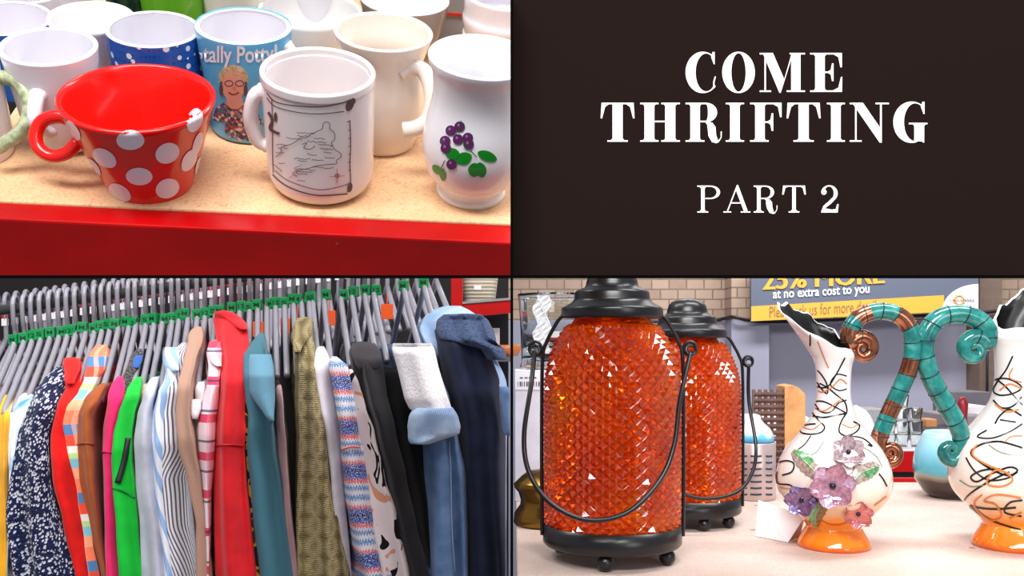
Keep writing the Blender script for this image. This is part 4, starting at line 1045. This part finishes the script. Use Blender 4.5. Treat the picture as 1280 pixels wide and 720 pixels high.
def squig1(sk):
    S = sk.stroke; b, o, g = 2, 3, 4
    S([(1013,418),(1014,450),(1022,478),(1034,492),(1033,478),(1022,463),(1018,474),(1034,484),(1046,494),(1056,503),(1058,516),(1050,512),(1030,502),(1019,503),(1024,512)], 1.8, b)
    S([(1056,447),(1044,470),(1035,483),(1024,484),(1018,478)], 1.8, b); S([(1058,470),(1046,468),(1038,480),(1048,488),(1058,486)], 1.5, b)
    S([(1058,500),(1048,504),(1040,514),(1030,516),(1020,510)], 1.6, b); S([(1016,520),(1030,522),(1045,519),(1058,517)], 2, b)
    S([(1022,426),(1030,446),(1036,460)], 1.4, o); S([(1017,478),(1026,490),(1040,484),(1050,474),(1058,480)], 1.6, o); S([(1016,505),(1028,514),(1040,508),(1052,498)], 1.6, o); S([(1018,500),(1020,485),(1018,465)], 2.2, o)
    S([(1016,516),(1024,526),(1031,534),(1026,541),(1012,543),(1001,540),(1006,532),(1020,530)], 1.8, b)
    S([(1058,516),(1051,528),(1049,540),(1058,545),(1070,540),(1074,532),(1066,527)], 1.9, b); S([(1060,545),(1078,548),(1090,558),(1084,556)], 1.5, b)
    S([(1014,545),(1006,556),(998,562)], 1.2, b); S([(1004,534),(1016,537),(1028,528)], 1.2, o); S([(1052,530),(1064,535),(1072,530)], 1.4, o)
    S([(972,592),(972,580),(984,576),(993,580),(990,590),(978,594)], 1.8, b); S([(971,592),(973,604),(988,606),(998,614)], 1.8, b); S([(975,609),(992,612),(999,618)], 1.5, o)
    S([(1098,592),(1104,600),(1108,608)], 1.8, b); S([(1060,556),(1080,560),(1096,572),(1102,584)], 1.1, g); S([(1030,552),(1020,566),(1006,572)], 1, g)
    S([(1092,632),(1100,626),(1107,620)], 1.6, o); S([(1026,650),(1040,656),(1056,654),(1066,645)], 1.4, o); S([(1018,622),(1010,640),(1016,650)], 1.3, o)
def squig2(sk):
    S = sk.stroke; b, o, g = 2, 3, 4
    S([(1266,445),(1258,462),(1248,476),(1242,488),(1250,494),(1266,492),(1277,484),(1262,474),(1246,474),(1242,482)], 2, b)
    S([(1242,500),(1252,510),(1266,508),(1277,496)], 2.2, b); S([(1277,520),(1262,512),(1250,520),(1244,530)], 2.2, b); S([(1240,470),(1256,482),(1270,498),(1278,506)], 2, b)
    S([(1250,488),(1262,480),(1277,486)], 2, o); S([(1244,505),(1258,515),(1274,512)], 2.2, o); S([(1266,460),(1262,472),(1277,478)], 1.6, o)
    S([(1278,560),(1262,555),(1246,552),(1226,556),(1214,566),(1226,578),(1246,590),(1262,594),(1272,588),(1262,584),(1240,592),(1222,602),(1214,596),(1228,588),(1250,586)], 2.3, b)
    S([(1208,572),(1218,588),(1236,600),(1258,598),(1272,590)], 2.0, b); S([(1262,590),(1240,600),(1214,616),(1206,628),(1222,634),(1246,636),(1270,634)], 2.3, b)
    S([(1206,628),(1222,640),(1244,652),(1276,662)], 2.2, b); S([(1278,625),(1262,628),(1256,640),(1277,645)], 2.2, b); S([(1234,538),(1222,546),(1240,548),(1262,540),(1278,530)], 1.8, b)
    S([(1222,556),(1216,568),(1232,580),(1256,590),(1266,600),(1252,608),(1234,604),(1244,588),(1262,592)], 2.2, o); S([(1228,618),(1218,628),(1224,640),(1240,650),(1252,644),(1244,630),(1230,626),(1246,618),(1276,622)], 2.2, o)
    S([(1262,648),(1277,640)], 2.4, o); S([(1236,556),(1252,566),(1277,570)], 1.6, g); S([(1200,600),(1214,608),(1230,606)], 1.4, g); S([(1250,525),(1270,528)], 1.8, b); S([(1278,545),(1264,546),(1256,553)], 1.6, o)
H1 = spiral(1078, 436, 17, -155, 1.4, 1)[::-1][:-1] + [(1062, 428), (1063, 412), (1076, 396), (1102, 389), (1126, 396), (1139, 414), (1141, 438), (1136, 462), (1124, 490), (1111, 518), (1103, 537), (1098, 552)] + spiral(1112, 566, 15, 205, 1.4, -1)[1:]
H2 = spiral(1218, 437, 18, -25, 1.4, -1)[::-1][:-1] + [(1233, 428), (1236, 418), (1228, 404), (1212, 395), (1192, 393), (1171, 400), (1158, 418), (1155, 438), (1160, 462), (1172, 488), (1186, 512), (1197, 532), (1202, 548)] + spiral(1189, 564, 15, -40, 1.4, 1)[1:]
# scroll direction tuned so that the curls coil away from the neck
v1, c1, u1, vm1, VM1 = vase(1042, 1.058, False, 1.0, 'tall white vase with raised flowers and a teal and copper scroll handle', dict(path=H1, r=10.8), squig1, [(1050, 412, 1100, 460), (1069, 390, 1086, 406), (1118, 385, 1137, 411), (1120, 447, 1150, 469), (1095, 500, 1122, 520), (1085, 540, 1140, 590)])
v2, c2, u2, vm2, VM2 = vase(1268, 1.058, True, 1.10, 'tall white squiggle painted vase with an all teal scroll handle, cut by right edge', dict(path=H2, r=10.8), squig2, [])
# raised flowers and leaves on vase one
def petal_flower(px, py, r, cols, name, n=5, rot=0, label=None):
    sk = Skin(vm1, VM1, 0.0); d = ray(px, py); loc, nn, i, ds = sk.bvh.ray_cast(CAM, d)
    if nn.dot(d) > 0: nn = -nn
    nn = (nn * .45 - d * .55).normalized()
    x = Vector((1, 0, 0)); x = (x - nn * x.dot(nn)).normalized(); y = nn.cross(x); R = r * u1
    fl = MB()
    for k in range(n):
        a = rot + 2*PI*k/n; rings = []
        for i in range(9):
            s_ = i / 8; L = R * (.12 + .9 * s_); W = R * .47 * math.sin(PI * min(1, .12 + s_ * .86)) ** .6
            ring = []
            for j in range(9):
                v = (j - 4) / 4
                h = R * (.16 + .22 * s_ * s_ + .20 * abs(v) ** 2 * s_) + R * .05 * math.cos(v * 12) * s_ + R*.04*(k % 2)
                q = x * (L * math.cos(a) - v * W * math.sin(a)) + y * (L * math.sin(a) + v * W * math.cos(a)) + nn * h
                ring.append(loc - c1 + q)
            rings.append(ring)
        b = fl.rings(rings, False, False, False, mi=k % 2)
        # underside gives the petal its thickness and reaches down to the vase
        fl.rings([[p - nn * R * .13 for p in rg] for rg in rings], False, False, False, mi=k % 2)
        edge = [rg[0] for rg in rings] + rings[-1][1:] + [rg[-1] for rg in reversed(rings)]
        fl.rings([edge, [p - nn * R * .13 for p in edge]], False, False, False, mi=k % 2)
        fl.tube([loc - c1 - nn * R * .1, loc - c1 + nn * R * .2], R * .3, 8)
    f = fl.build(name, cols[:2], v1, recalc=False)
    cb = MB(); cb.sphere(loc - c1 + nn * R * .28, R * .15); cb.build('flower_centre', cols[2], f)
    if label: f['label'] = label
def lustre(name, a, b, rough=.12):
    t = NT(name, rough, metal=.35, coat=.8); n = t.noise(t.coord('Object'), 220, 3, .7); t.color(t.ramp(n, [(.35, lin(a)), (.65, lin(b))])); return t.m
dk = plain('dark_flower_centre', (26, 24, 40), rough=.2, var=0)
petal_flower(1060, 566, 19, [lustre('pearl_petal', (196, 172, 180), (242, 228, 230)), lustre('pearl_petal_dark', (150, 120, 130), (214, 190, 196)), dk], 'flower', 6, .5, 'pearly pink flower, topmost')
petal_flower(1041, 607, 26, [lustre('mauve_petal', (186, 140, 178), (236, 208, 230)), lustre('mauve_petal_dark', (158, 104, 128), (214, 160, 178)), dk], 'flower', 6, .2, 'large mauve flower in the middle')
petal_flower(1003, 624, 19, [lustre('violet_petal', (112, 94, 176), (188, 174, 222)), lustre('violet_petal_dark', (96, 60, 100), (150, 110, 150)), dk], 'flower', 6, .0, 'violet blue flower at the left')
petal_flower(1072, 641, 17, [lustre('rose_petal', (198, 96, 112), (236, 158, 164)), lustre('rose_petal_dark', (186, 92, 84), (206, 120, 110)), dk], 'flower', 6, .4, 'rose red flower at the right')
def leaf(pts, w, mats, label):
    sk = Skin(vm1, VM1, 0.0); lf = MB(); path = smooth_path([(x, y, 0) for x, y in pts], 6); n = len(path); rings = []
    for i, q in enumerate(path):
        s_ = i / (n-1); t_ = (path[min(i+1, n-1)] - path[max(i-1, 0)]).normalized(); nx, ny = -t_.y, t_.x
        W = w * math.sin(PI * clamp(s_ * .94 + .03)) ** .7 / 2; ring = []
        for j in range(9):
            v = (j-4)/4; h = sk.hit(q.x + nx*W*v*(1+.1*math.sin(s_*40)), q.y + ny*W*v*(1+.1*math.sin(s_*40)))
            if h is None: h = ring[-1] if ring else rings[-1][j]
            ring.append(h)
        d = Vector((0, -1, 0)); top = [p + d * (.0022 + .0014*(1-abs((j-4)/4)) + .0005*math.sin(s_*60)) for j, p in enumerate(ring)]
        rings.append(top + [p - d*.0005 for p in reversed(ring)])
    lf.rings(rings, True, True, True)
    for i in range(len(lf.f)-2):
        if (i // 18) < n*.5 and (i % 18) < 4: lf.mi[i] = 1
    f = lf.build('leaf', mats, v1); f['label'] = label
    vn = MB(); vn.tube([rg[4] + Vector((0, -.0004, 0)) for rg in rings[1:-1]], .0007, 6); vn.build('leaf_vein', mats[1], f)
LG = lustre('leaf_lustre', (150, 122, 112), (226, 214, 204)); LGn = lustre('leaf_green_lustre', (60, 150, 84), (150, 206, 150)); LBr = lustre('leaf_brown_lustre', (96, 70, 40), (150, 128, 76))
leaf([(990, 564), (1002, 574), (1014, 586), (1024, 598)], 22, [LG, LGn], 'lustre leaf at upper left with a green underside')
leaf([(1098, 582), (1086, 586), (1074, 592), (1062, 604)], 22, [LG, LGn], 'silvery leaf at the right')
leaf([(1020, 658), (1018, 644), (1024, 632), (1030, 624)], 22, [LBr, LGn], 'bronze green leaf at the lower left')

# ---- things around
def lathe_thing(name, label, cat, px, Y, mpp, prof, mats, z=None, part='body', group=None, split=None):
    c = TP(px, Y) if z is None else Vector(((px-CXP)/F*Y, Y, z)); t = thing(name, label, cat, c, group); mb = MB(); mb.lathe([(r*mpp, h*mpp) for h, r in prof], 48)
    mb.build(part, mats, t); return t
def potglaze():
    t = NT('turquoise_brown_glaze', .12, coat=.5); z = t.sep(t.coord('Object'))[2]; n = t.noise(t.coord('Object'), 25, 2); zz = t.math('ADD', z, t.math('MULTIPLY', t.math('SUBTRACT', n, .5), .01))
    t.color(t.ramp(t.math('MULTIPLY', zz, 10.0), [(.0, lin((44, 26, 22))), (.26, lin((60, 38, 30))), (.33, lin((150, 140, 120))), (.38, lin((70, 160, 176))), (.62, lin((120, 186, 206))), (.85, lin((160, 208, 226)))])); return t.m
Yp = 1.40; lathe_thing('round_pot', 'round turquoise glazed pot with a dark brown bottom', 'pot', 1189, Yp, Yp/F, [(0, .5), (0, 24), (6, 32), (22, 43), (40, 45), (58, 42), (74, 35), (80, 33), (82, 31), (76, 31), (60, 38), (8, 26), (6, 1)], potglaze())
# brass pot at the left
M_brass = plain('aged_brass', (150, 112, 48), rough=.22, metal=.9, var=.2, scale=20)
Yq = 1.19; 
t = lathe_thing('brass_stand', 'aged brass stepped pot at the left edge of the table', 'pot', 684, Yq, Yq/F, [(0, .5), (0, 40), (3, 42), (14, 41), (24, 34), (30, 33), (40, 36), (46, 41), (50, 42), (54, 38), (60, 32), (66, 24), (70, 1)], M_brass)
# white carton with price label + clear vase on it
Yc = 1.36; bz = P(0, 463, Yc).z
wc = thing('carton', 'tall white carton with a price label behind the large lantern', 'box', TP(682, Yc + .04))
mb = MB(); x0 = P(643.5, 0, Yc).x; x1 = P(728, 0, Yc).x; mb.box(((x0+x1)/2, Yc + .045, (TZ + bz)/2), (x1-x0, .09, bz - TZ)); mb.build('body', plain('white_card', (226, 226, 236)), wc, origin=wc.location, smooth=False, bevel=.001)
mb = MB(); a = [P(643.8, 487, Yc - .0008), P(682, 487, Yc - .0008), P(682, 466, Yc - .0008), P(643.8, 466, Yc - .0008)]; mb.hexa(a, [v + Vector((0, .0006, 0)) for v in a])
random.seed(3); x = 647
while x < 678:
    w = random.choice((.6, 1, 1.6)); a = [P(x, 483, Yc-.0012), P(x+w, 483, Yc-.0012), P(x+w, 477, Yc-.0012), P(x, 477, Yc-.0012)]; mb.hexa(a, [v + Vector((0, .0004, 0)) for v in a], 1); x += w + random.choice((.8, 1.2, 2))
for xx in (650, 656, 661, 667): a = [P(xx, 473, Yc-.0012), P(xx+3.5, 473, Yc-.0012), P(xx+3.5, 471.5, Yc-.0012), P(xx, 471.5, Yc-.0012)]; mb.hexa(a, [v + Vector((0, .0004, 0)) for v in a], 1)
mb.build('price_label', [plain('label_paper', (240, 240, 246), var=0), plain('label_ink', (60, 60, 70), var=0)], wc, origin=wc.location, smooth=False)
def clear(name, tint=(240, 246, 244), rough=.03):
    t = NT(name, rough, trans=1.0, ior=1.35); t.color(lin(tint)); return t.m
M_clear = clear('clear_glass')
Yg = Yc + .06; cl = thing('glass_vase', 'wide clear glass vase with crinkled film on the white carton', 'vase', (P(692, 0, Yg).x, Yg, bz))
mb = MB(); u = Yg/F; mb.lathe([(r*u, z*u) for z, r in [(0, .5), (0, 38), (3, 42), (10, 40), (60, 42), (90, 44), (92, 45.5), (94, 44.5), (90, 42.5), (60, 40.5), (12, 38), (8, 1)]], 48); mb.build('body', M_clear, cl)
mb = MB(); rings = []
for i in range(12):
    s_ = i/11; ring = []
    for k in range(9):
        v = (k-4)/4; ring.append(Vector(((-16 + v*8 + 4*math.sin(i*1.3+k))*u, (-43 - 2*abs(math.sin(i*2.1+k*1.7)))*u, (20 + 70*s_)*u)))
    rings.append(ring)
mb.rings(rings, False, False, False); mb.rings([[p + Vector((0, .0005, 0)) for p in r] for r in rings], False, False, False); mb.build('film', plain('crinkled_film', (226, 232, 236), rough=.2), cl, smooth=False)
# blue topped caddy
Yb_ = table_y(628) + .035; u = Yb_/F; bd = thing('cutlery_drainer', 'slotted steel drainer with a bright blue dome beside small lantern', 'drainer', TP(943, Yb_))
mb = MB(); mb.lathe([(r*u, z*u) for z, r in [(0, .5), (0, 25), (2, 26), (70, 26), (71, 25), (69, 24.5), (4, 24), (3, 1)]], 48)
steel = plain('brushed_steel', (204, 186, 184), rough=.3, metal=.55, var=.08)
sk = Skin(mb, Matrix.Translation(bd.location), .0004)
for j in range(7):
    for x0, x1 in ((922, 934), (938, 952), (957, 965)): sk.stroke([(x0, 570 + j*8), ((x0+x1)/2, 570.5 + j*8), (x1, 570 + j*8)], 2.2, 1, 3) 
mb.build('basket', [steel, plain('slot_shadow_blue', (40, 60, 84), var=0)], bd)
mb = MB(); mb.lathe([(r*u, z*u) for z, r in [(71, .5), (71, 24.5), (78, 24), (88, 19), (94, 12), (99, 8), (104, 7), (106, .5)]], 40); 
tb2 = NT('blue_white_dome', .25, coat=.4); z = tb2.sep(tb2.coord('Object'))[2]; n = tb2.noise(tb2.coord('Object'), 60, 3); tb2.color(tb2.ramp(tb2.math('ADD', tb2.math('MULTIPLY', z, 9.0), tb2.math('MULTIPLY', n, .25)), [(.80, lin((24, 146, 214))), (.96, lin((110, 196, 232))), (1.0, lin((232, 238, 244)))])); mb.build('dome', tb2.m, bd)
# wicker frame and wooden board
Yw = table_y(612) + .06; wk = thing('wicker_basket', 'dark brown wicker basket with light wooden side behind the drainer', 'basket', TP(968, Yw)); u = Yw/F
mb = MB(); x0, x1 = -26*u, 12*u
for j in range(14):
    z = (8 + j*8)*u; mb.tube(smooth_path([(x0 + (x1-x0)*i/10, .004*math.sin(i*PI + j*PI)*1.0, z) for i in range(11)], 3), 3.2*u, 6)
for i in range(6):
    x = lerp(x0, x1, i/5); mb.tube([(x, 0, 0), (x, 0, 118*u)], 2.2*u, 6)
mb.build('wicker_side', plain('dark_wicker', (88, 56, 44), rough=.6, var=.25), wk)
mb = MB(); pr_ = [(12, 0), (12, 122), (22, 124), (30, 120), (38, 112), (38, 0)]; a = [Vector((x*u, -.004, z*u)) for x, z in pr_]; mb.prism(a, (0, 1, 0), .05); mb.build('wooden_side', plain('light_wood', (202, 146, 92), rough=.5, var=.12, scale=60), wk, smooth=False, bevel=.001)
# folded white paper tag lying on the table
Yt = table_y(676); tg = MB(); q = [P(944, 671, table_y(671)), P(985, 679, table_y(679)), P(1005, 638, 1.02 + .0), P(950, 626, 1.06)]
q = [Vector((v.x, v.y, max(v.z, TZ + .001))) for v in q]; q[2] = P(1006, 646, 1.08); q[3] = P(948, 626, 1.12)
q2 = [v + Vector((0, .0008, .0008)) for v in q]; tg.hexa(q, q2)
w = [q[1], Vector((q[1].x + .022, q[1].y + .03, TZ + .001)), Vector((q[2].x + .004, q[2].y + .03, TZ + .001)), q[2]]; tg.hexa(w, [v + Vector((0, .0008, .0008)) for v in w], 1)
tag(tg.build('paper_card', [plain('white_paper', (244, 242, 246), var=0), plain('buff_paper', (214, 178, 146))], smooth=False, origin=TP(965, 1.09)), 'folded white paper card on the table left of the flowered vase', 'card')
# ---- back counter and clutter
cb_ = thing('back_counter', 'white topped counter with red front edge beyond the table', 'counter', (1.0, 2.45, 0)); YB2 = 2.15; o_ = cb_.location.copy()
ztop = P(0, 562, YB2).z
def wb(name, x0, x1, y0, y1, z0, z1, mat, par, bev=.001):
    mb = MB(); mb.box(((x0+x1)/2, (y0+y1)/2, (z0+z1)/2), (x1-x0, y1-y0, z1-z0)); return mb.build(name, mat, par, origin=(par.location.copy() if par else Vector(((x0+x1)/2, (y0+y1)/2, z0))), smooth=False, bevel=bev)
wb('worktop', .05, 1.9, YB2, YB2+.6, ztop-.004, ztop, plain('pale_counter', (222, 222, 230)), cb_)
wb('edge', .05, 1.9, YB2-.004, YB2+.02, ztop-.05, ztop-.004, M_red, cb_); wb('cabinet', .06, 1.88, YB2+.03, YB2+.58, 0, ztop-.05, plain('dark_counter_base', (38, 32, 34)), cb_)
def dbox(name, label, cat, x0, y0, x1, y1, Y, dep, c, rough=.6, extra=None):
    z0 = ztop; a0 = P(x0, y0, Y); a1 = P(x1, y1, Y); mb = MB(); mb.box(((a0.x+a1.x)/2, Y+dep/2, (z0+a0.z)/2), (a1.x-a0.x, dep, a0.z-z0))
    o = mb.build(name, plain(name+'_mat', c, rough=rough), origin=Vector(((a0.x+a1.x)/2, Y+dep/2, z0)), smooth=False, bevel=.003); tag(o, label, cat); return o
# white draped cloths
def bundle(label, x0, x1, ytop, Y, c):
    a = P(x0, ytop, Y); b = P(x1, ytop, Y); w = (b.x-a.x)/2; h = a.z-ztop; mb = MB(); rings = []
    for i in range(10):
        s_ = i/9; f = math.sqrt(max(.0, 1-s_**2.4)); rings.append([Vector((w*f*math.cos(k)*(1+.06*math.sin(k*5+i)), .09*f*math.sin(k)*(1+.1*math.sin(k*4)), h*s_)) for k in [2*PI*j/30 for j in range(30)]])
    mb.rings(rings); o = mb.build('folded_linen', plain('linen', c, rough=.9, bump=.3), origin=None); o.location = ((a.x+b.x)/2, Y, ztop); tag(o, label, 'linen')
bundle('white linen heap on the counter left of the flowered vase neck', 992, 1022, 520, YB2+.12, (226, 224, 230)); bundle('pale linen heap right of the flowered vase neck', 1052, 1088, 506, YB2+.13, (226, 222, 226))
dbox('slotted_tray', 'low grey slotted tray on the back counter', 'tray', 1078, 512, 1112, 524, YB2+.35, .12, (150, 148, 152)); dbox('carton', 'pale lilac carton against back wall, behind linen', 'box', 925, 524, 1000, 560, YB2+.3, .2, (206, 206, 222))
dbox('black_tray', 'black tray stack by the right end of the counter', 'tray', 1172, 540, 1236, 560, YB2+.06, .2, (34, 30, 34))
dbox('book_stack', 'white book pile on the counter beside right vase', 'book', 1196, 508, 1240, 524, YB2+.28, .12, (222, 218, 220)); dbox('book', 'dark edged flat book on top of the white pile', 'book', 1190, 490, 1240, 497, YB2+.42, .12, (96, 92, 100))
dbox('carton', 'grey carton beneath the books on the counter', 'box', 1190, 520, 1240, 545, YB2+.2, .2, (128, 122, 126)); dbox('small_box', 'small orange brown box on the counter', 'box', 1158, 524, 1172, 545, YB2+.2, .05, (200, 140, 90))
rl = MB(); rl.lathe([(.0005, 0), (.012, 0), (.014, .03), (.01, .07), (.012, .1), (.006, .115), (.0005, .116)], 24); o = rl.build('bottle', plain('dark_red_plastic', (138, 24, 34), rough=.3)); o.location = (P(1202, 0, YB2+.05).x, YB2+.045, ztop); tag(o, 'dark red bottle on the counter beside the right vase handle', 'bottle')
# stack of clear tumblers
u = (YB2+.06)/F
for i, (x, nst) in enumerate(((1112, 3), (1128, 4), (1145, 3))):
    for j in range(nst):
        t = MB(); t.lathe([(r*u, z*u) for z, r in [(0, .5), (0, 6), (15, 8), (16, 8.4), (15, 7.4), (2, 5.6), (2, .5)]], 16)
        o = t.build('glass_tumbler', M_clear); o.location = (P(x, 0, YB2+.06).x, YB2+.06, ztop + j*16.2*u); tag(o, ['left', 'middle', 'right'][i] + ' stack of clear tumblers, ' + ['bottom', 'second', 'third', 'top'][j] + ' glass', 'glass', 'clear tumblers stacked on the counter')

# ---- back wall with brick, sign, pillar, cable
YW = 4.5
def brick():
    t = NT('tan_brick', .9); co = t.coord('Object'); s_ = t.sep(co); cx = t.n.new('ShaderNodeCombineXYZ'); t.l.new(s_[0], cx.inputs[0]); t.l.new(s_[2], cx.inputs[1])
    b = t.n.new('ShaderNodeTexBrick'); t.l.new(cx.outputs[0], b.inputs['Vector']); b.inputs['Scale'].default_value = 1.0; b.inputs['Brick Width'].default_value = .082; b.inputs['Row Height'].default_value = .047; b.inputs['Mortar Size'].default_value = .0035
    b.inputs['Color1'].default_value = lin((176, 152, 132)); b.inputs['Color2'].default_value = lin((148, 124, 106)); b.inputs['Mortar'].default_value = lin((104, 88, 78)); b.inputs['Bias'].default_value = -.1
    n = t.noise(co, 40, 3); t.color(t.mix(t.math('MULTIPLY', n, .35), b.outputs['Color'], lin((190, 170, 152)))); t.bump(b.outputs['Fac'], -.6, .004); return t.m
M_brick = brick(); M_gw = plain('grey_lilac_wall_paint', (158, 158, 176), rough=.8, var=.04, scale=3)
zs = P(0, 401, YW).z
for nm, x0, x1, z0, z1, m, y0 in (('wall_back', -.2, 3.6, 0, zs, M_gw, YW), ('wall_back_upper', -.2, 3.6, zs, 3.0, M_brick, YW + .01)):
    mb = MB(); mb.box(((x0+x1)/2, y0+.06, (z0+z1)/2), (x1-x0, .12, z1-z0)); struct(mb.build(nm, m, smooth=False))
xa, xb = P(915, 0, YW-.14).x, P(962, 0, YW-.14).x
for nm, z0, z1, m in (('trim_4', 0, zs, M_gw), ('trim_5', zs, 3.0, M_brick)):
    mb = MB(); mb.box(((xa+xb)/2, YW-.06, (z0+z1)/2), (xb-xa, .14, z1-z0)); struct(mb.build(nm, m, smooth=False))
xa, xb = P(1226, 0, YW-.14).x, P(1254, 0, YW-.14).x
mb = MB(); mb.box(((xa+xb)/2, YW-.06, 1.5), (xb-xa, .14, 3.0)); struct(mb.build('trim_6', plain('brown_post', (116, 98, 86)), smooth=False))
mb = MB(); mb.tube([P(1234, 394, YW-.16), P(1234, 520, YW-.16)], .006, 8); tag(mb.build('wall_pipe', plain('dark_pipe', (40, 40, 46)), origin=P(1234, 394, YW-.16)), 'thin dark vertical pipe on the wall near the right vase', 'pipe')
mb = MB(); mb.tube(smooth_path([P(x, y, YW - (.15 if 905 < x < 970 else .02) if x < 940 else YW-.15) for x, y in ((780, 402), (840, 402), (885, 401), (905, 398), (916, 396), (940, 401), (985, 402), (1100, 397), (1200, 392), (1235, 390), (1300, 380))], 6), .0075, 8)
tag(mb.build('wall_cable', plain('black_cable', (26, 26, 30)), origin=P(950, 400, YW-.15)), 'black cable running along the wall below the sign', 'cable')
# sign
YS = YW - .20; sg = thing('wall_sign', 'grey and amber wall banner reading 25% MORE at no extra cost to you', 'sign', P(1080, 375, YS)); so = sg.location.copy()
def sy(x, f): return lerp(lerp(310, 388+0, f) if False else 0, 0, 0)
def quad(pts, Y, th, mat, name):
    mb = MB(); a = [P(x, y, Y) for x, y in pts]; mb.hexa(a, [v + Vector((0, th, 0)) for v in a]); return mb.build(name, mat, sg, origin=so, smooth=False)
quad([(939, 402), (1223, 388), (1223, 320), (939, 330)], YS, .02, plain('slate_banner', (98, 106, 124), rough=.6, var=0), 'banner')
quad([(939, 401.5), (1180, 389.8), (1180, 369), (939, 383)], YS-.002, .001, plain('amber_banner', (246, 178, 68), rough=.6, var=0), 'amber_band')
mb = MB(); pts = [(1223, 387.7), (1178, 390)] + [(1178 + 45*(1-math.cos(a)), 388 - 33*math.sin(a)) for a in [PI/2*i/14 for i in range(15)]] + [(1223, 355)]
mb.prism([P(x, y, YS-.003) for x, y in pts], (0, 1, 0), .001); mb.build('logo_field', plain('banner_white', (236, 234, 240), var=0), sg, origin=so, smooth=False)
def stext(s_, x0, y0, x1, y1, slope, mat, name, Y=YS-.004, bold=.02, dup=(0,)):
    vs, fs = textmesh(s_, x0, y0, x1, y1, bold); mb = MB()
    for k_, dx in enumerate(dup): mb.add([P(x + dx, y + (x-x0)*slope, Y - k_*.0004) for x, y in vs], fs)
    mb.build(name, mat, sg, origin=so, smooth=False, recalc=False)
amb = plain('amber_ink', (246, 178, 68), var=0, rough=.6); wh = plain('white_ink', (240, 240, 244), var=0, rough=.6); gi = plain('grey_ink', (150, 122, 84), var=0, rough=.6)
stext('25% MORE', 953, 338, 1104, 362.5, -.055, amb, 'headline', bold=.0, dup=(0, .8, 1.6, 2.3)); stext('at no extra cost to you', 966, 363.5, 1087, 377, -.06, wh, 'subline'); stext('Please ask us for more details', 962, 383, 1100, 397, -.062, gi, 'small_line', bold=0)
mb = MB(); a = [P(1199 + 5.5*math.cos(k), 375 + 5.5*math.sin(k), YS-.0045) for k in [2*PI*i/24 for i in range(24)]]; mb.tube(a, .003, 6, closed=True); mb.build('logo_ring', amb, sg, origin=so)
for k in range(10): pass
mb = MB()
for k in range(12):
    q = 2*PI*k/12; mb.tube([P(1199 + 6*math.cos(q), 375 + 6*math.sin(q), YS-.0045), P(1199 + 7.6*math.cos(q), 375 + 7.6*math.sin(q), YS-.0045)], .002, 6)
mb.build('logo_rays', amb, sg, origin=so)
stext('LINDSMARK', 1188, 373.5, 1219, 377.5, -.01, plain('logo_ink', (90, 90, 100), var=0), 'logo_text', Y=YS-.008, bold=0)

# =================================================== floor, lights, world, camera
mb = MB(); mb.box((0, 1.8, -.05), (8, 7, .1)); struct(mb.build('floor', plain('shop_floor', (120, 112, 110), rough=.5), smooth=False))
def area(name, loc, target, sx, sy, e, col=(1, 1, 1)):
    l = bpy.data.lights.new(name, 'AREA'); l.shape = 'RECTANGLE'; l.size = sx; l.size_y = sy; l.energy = e; l.color = col
    o = bpy.data.objects.new(name, l); COL.objects.link(o); o.location = loc; o.rotation_euler = (Vector(target) - Vector(loc)).to_track_quat('-Z', 'Y').to_euler(); return o
area('ceiling_light', (-.2, -.9, 2.7), (-.2, .9, 1.2), 1.8, .5, 70, (1, .98, .97))
area('ceiling_light', (.7, 1.0, 2.4), (.7, 1.05, 1), 1.2, .3, 21, (1, .98, .97))
area('ceiling_light', (-.7, 1.15, 2.4), (-.6, 1.3, 1), 1.2, .25, 14, (1, .98, .97))
area('ceiling_light', (1.4, 3.3, 2.9), (1.4, 4.2, 1), 2.5, .3, 75, (1, .98, 1))
area('front_fill_light', (1.5, -1.6, 1.9), (.1, 1.0, 1.1), .8, 1.2, 14, (.97, .98, 1))  # flat frontal fill added behind the camera, no actual window there
w = bpy.data.worlds.new('world'); bpy.context.scene.world = w; w.use_nodes = True
w.node_tree.nodes['Background'].inputs[0].default_value = (.93, .92, 1.0, 1); w.node_tree.nodes['Background'].inputs[1].default_value = .40
cam = bpy.data.cameras.new('camera'); co = bpy.data.objects.new('camera', cam); COL.objects.link(co)
co.location = CAM; co.rotation_euler = (PI/2, 0, 0); cam.sensor_width = 36; cam.lens = 36 * F / 1280; cam.shift_y = (HY - 360) / 1280 * 1.0
cam.clip_start = .01
sc = bpy.context.scene; sc.camera = co
sc.view_settings.view_transform = 'Standard'; sc.view_settings.look = 'None'; sc.view_settings.exposure = 0.14; sc.view_settings.gamma = 1.0; sc.view_settings.use_curve_mapping = False
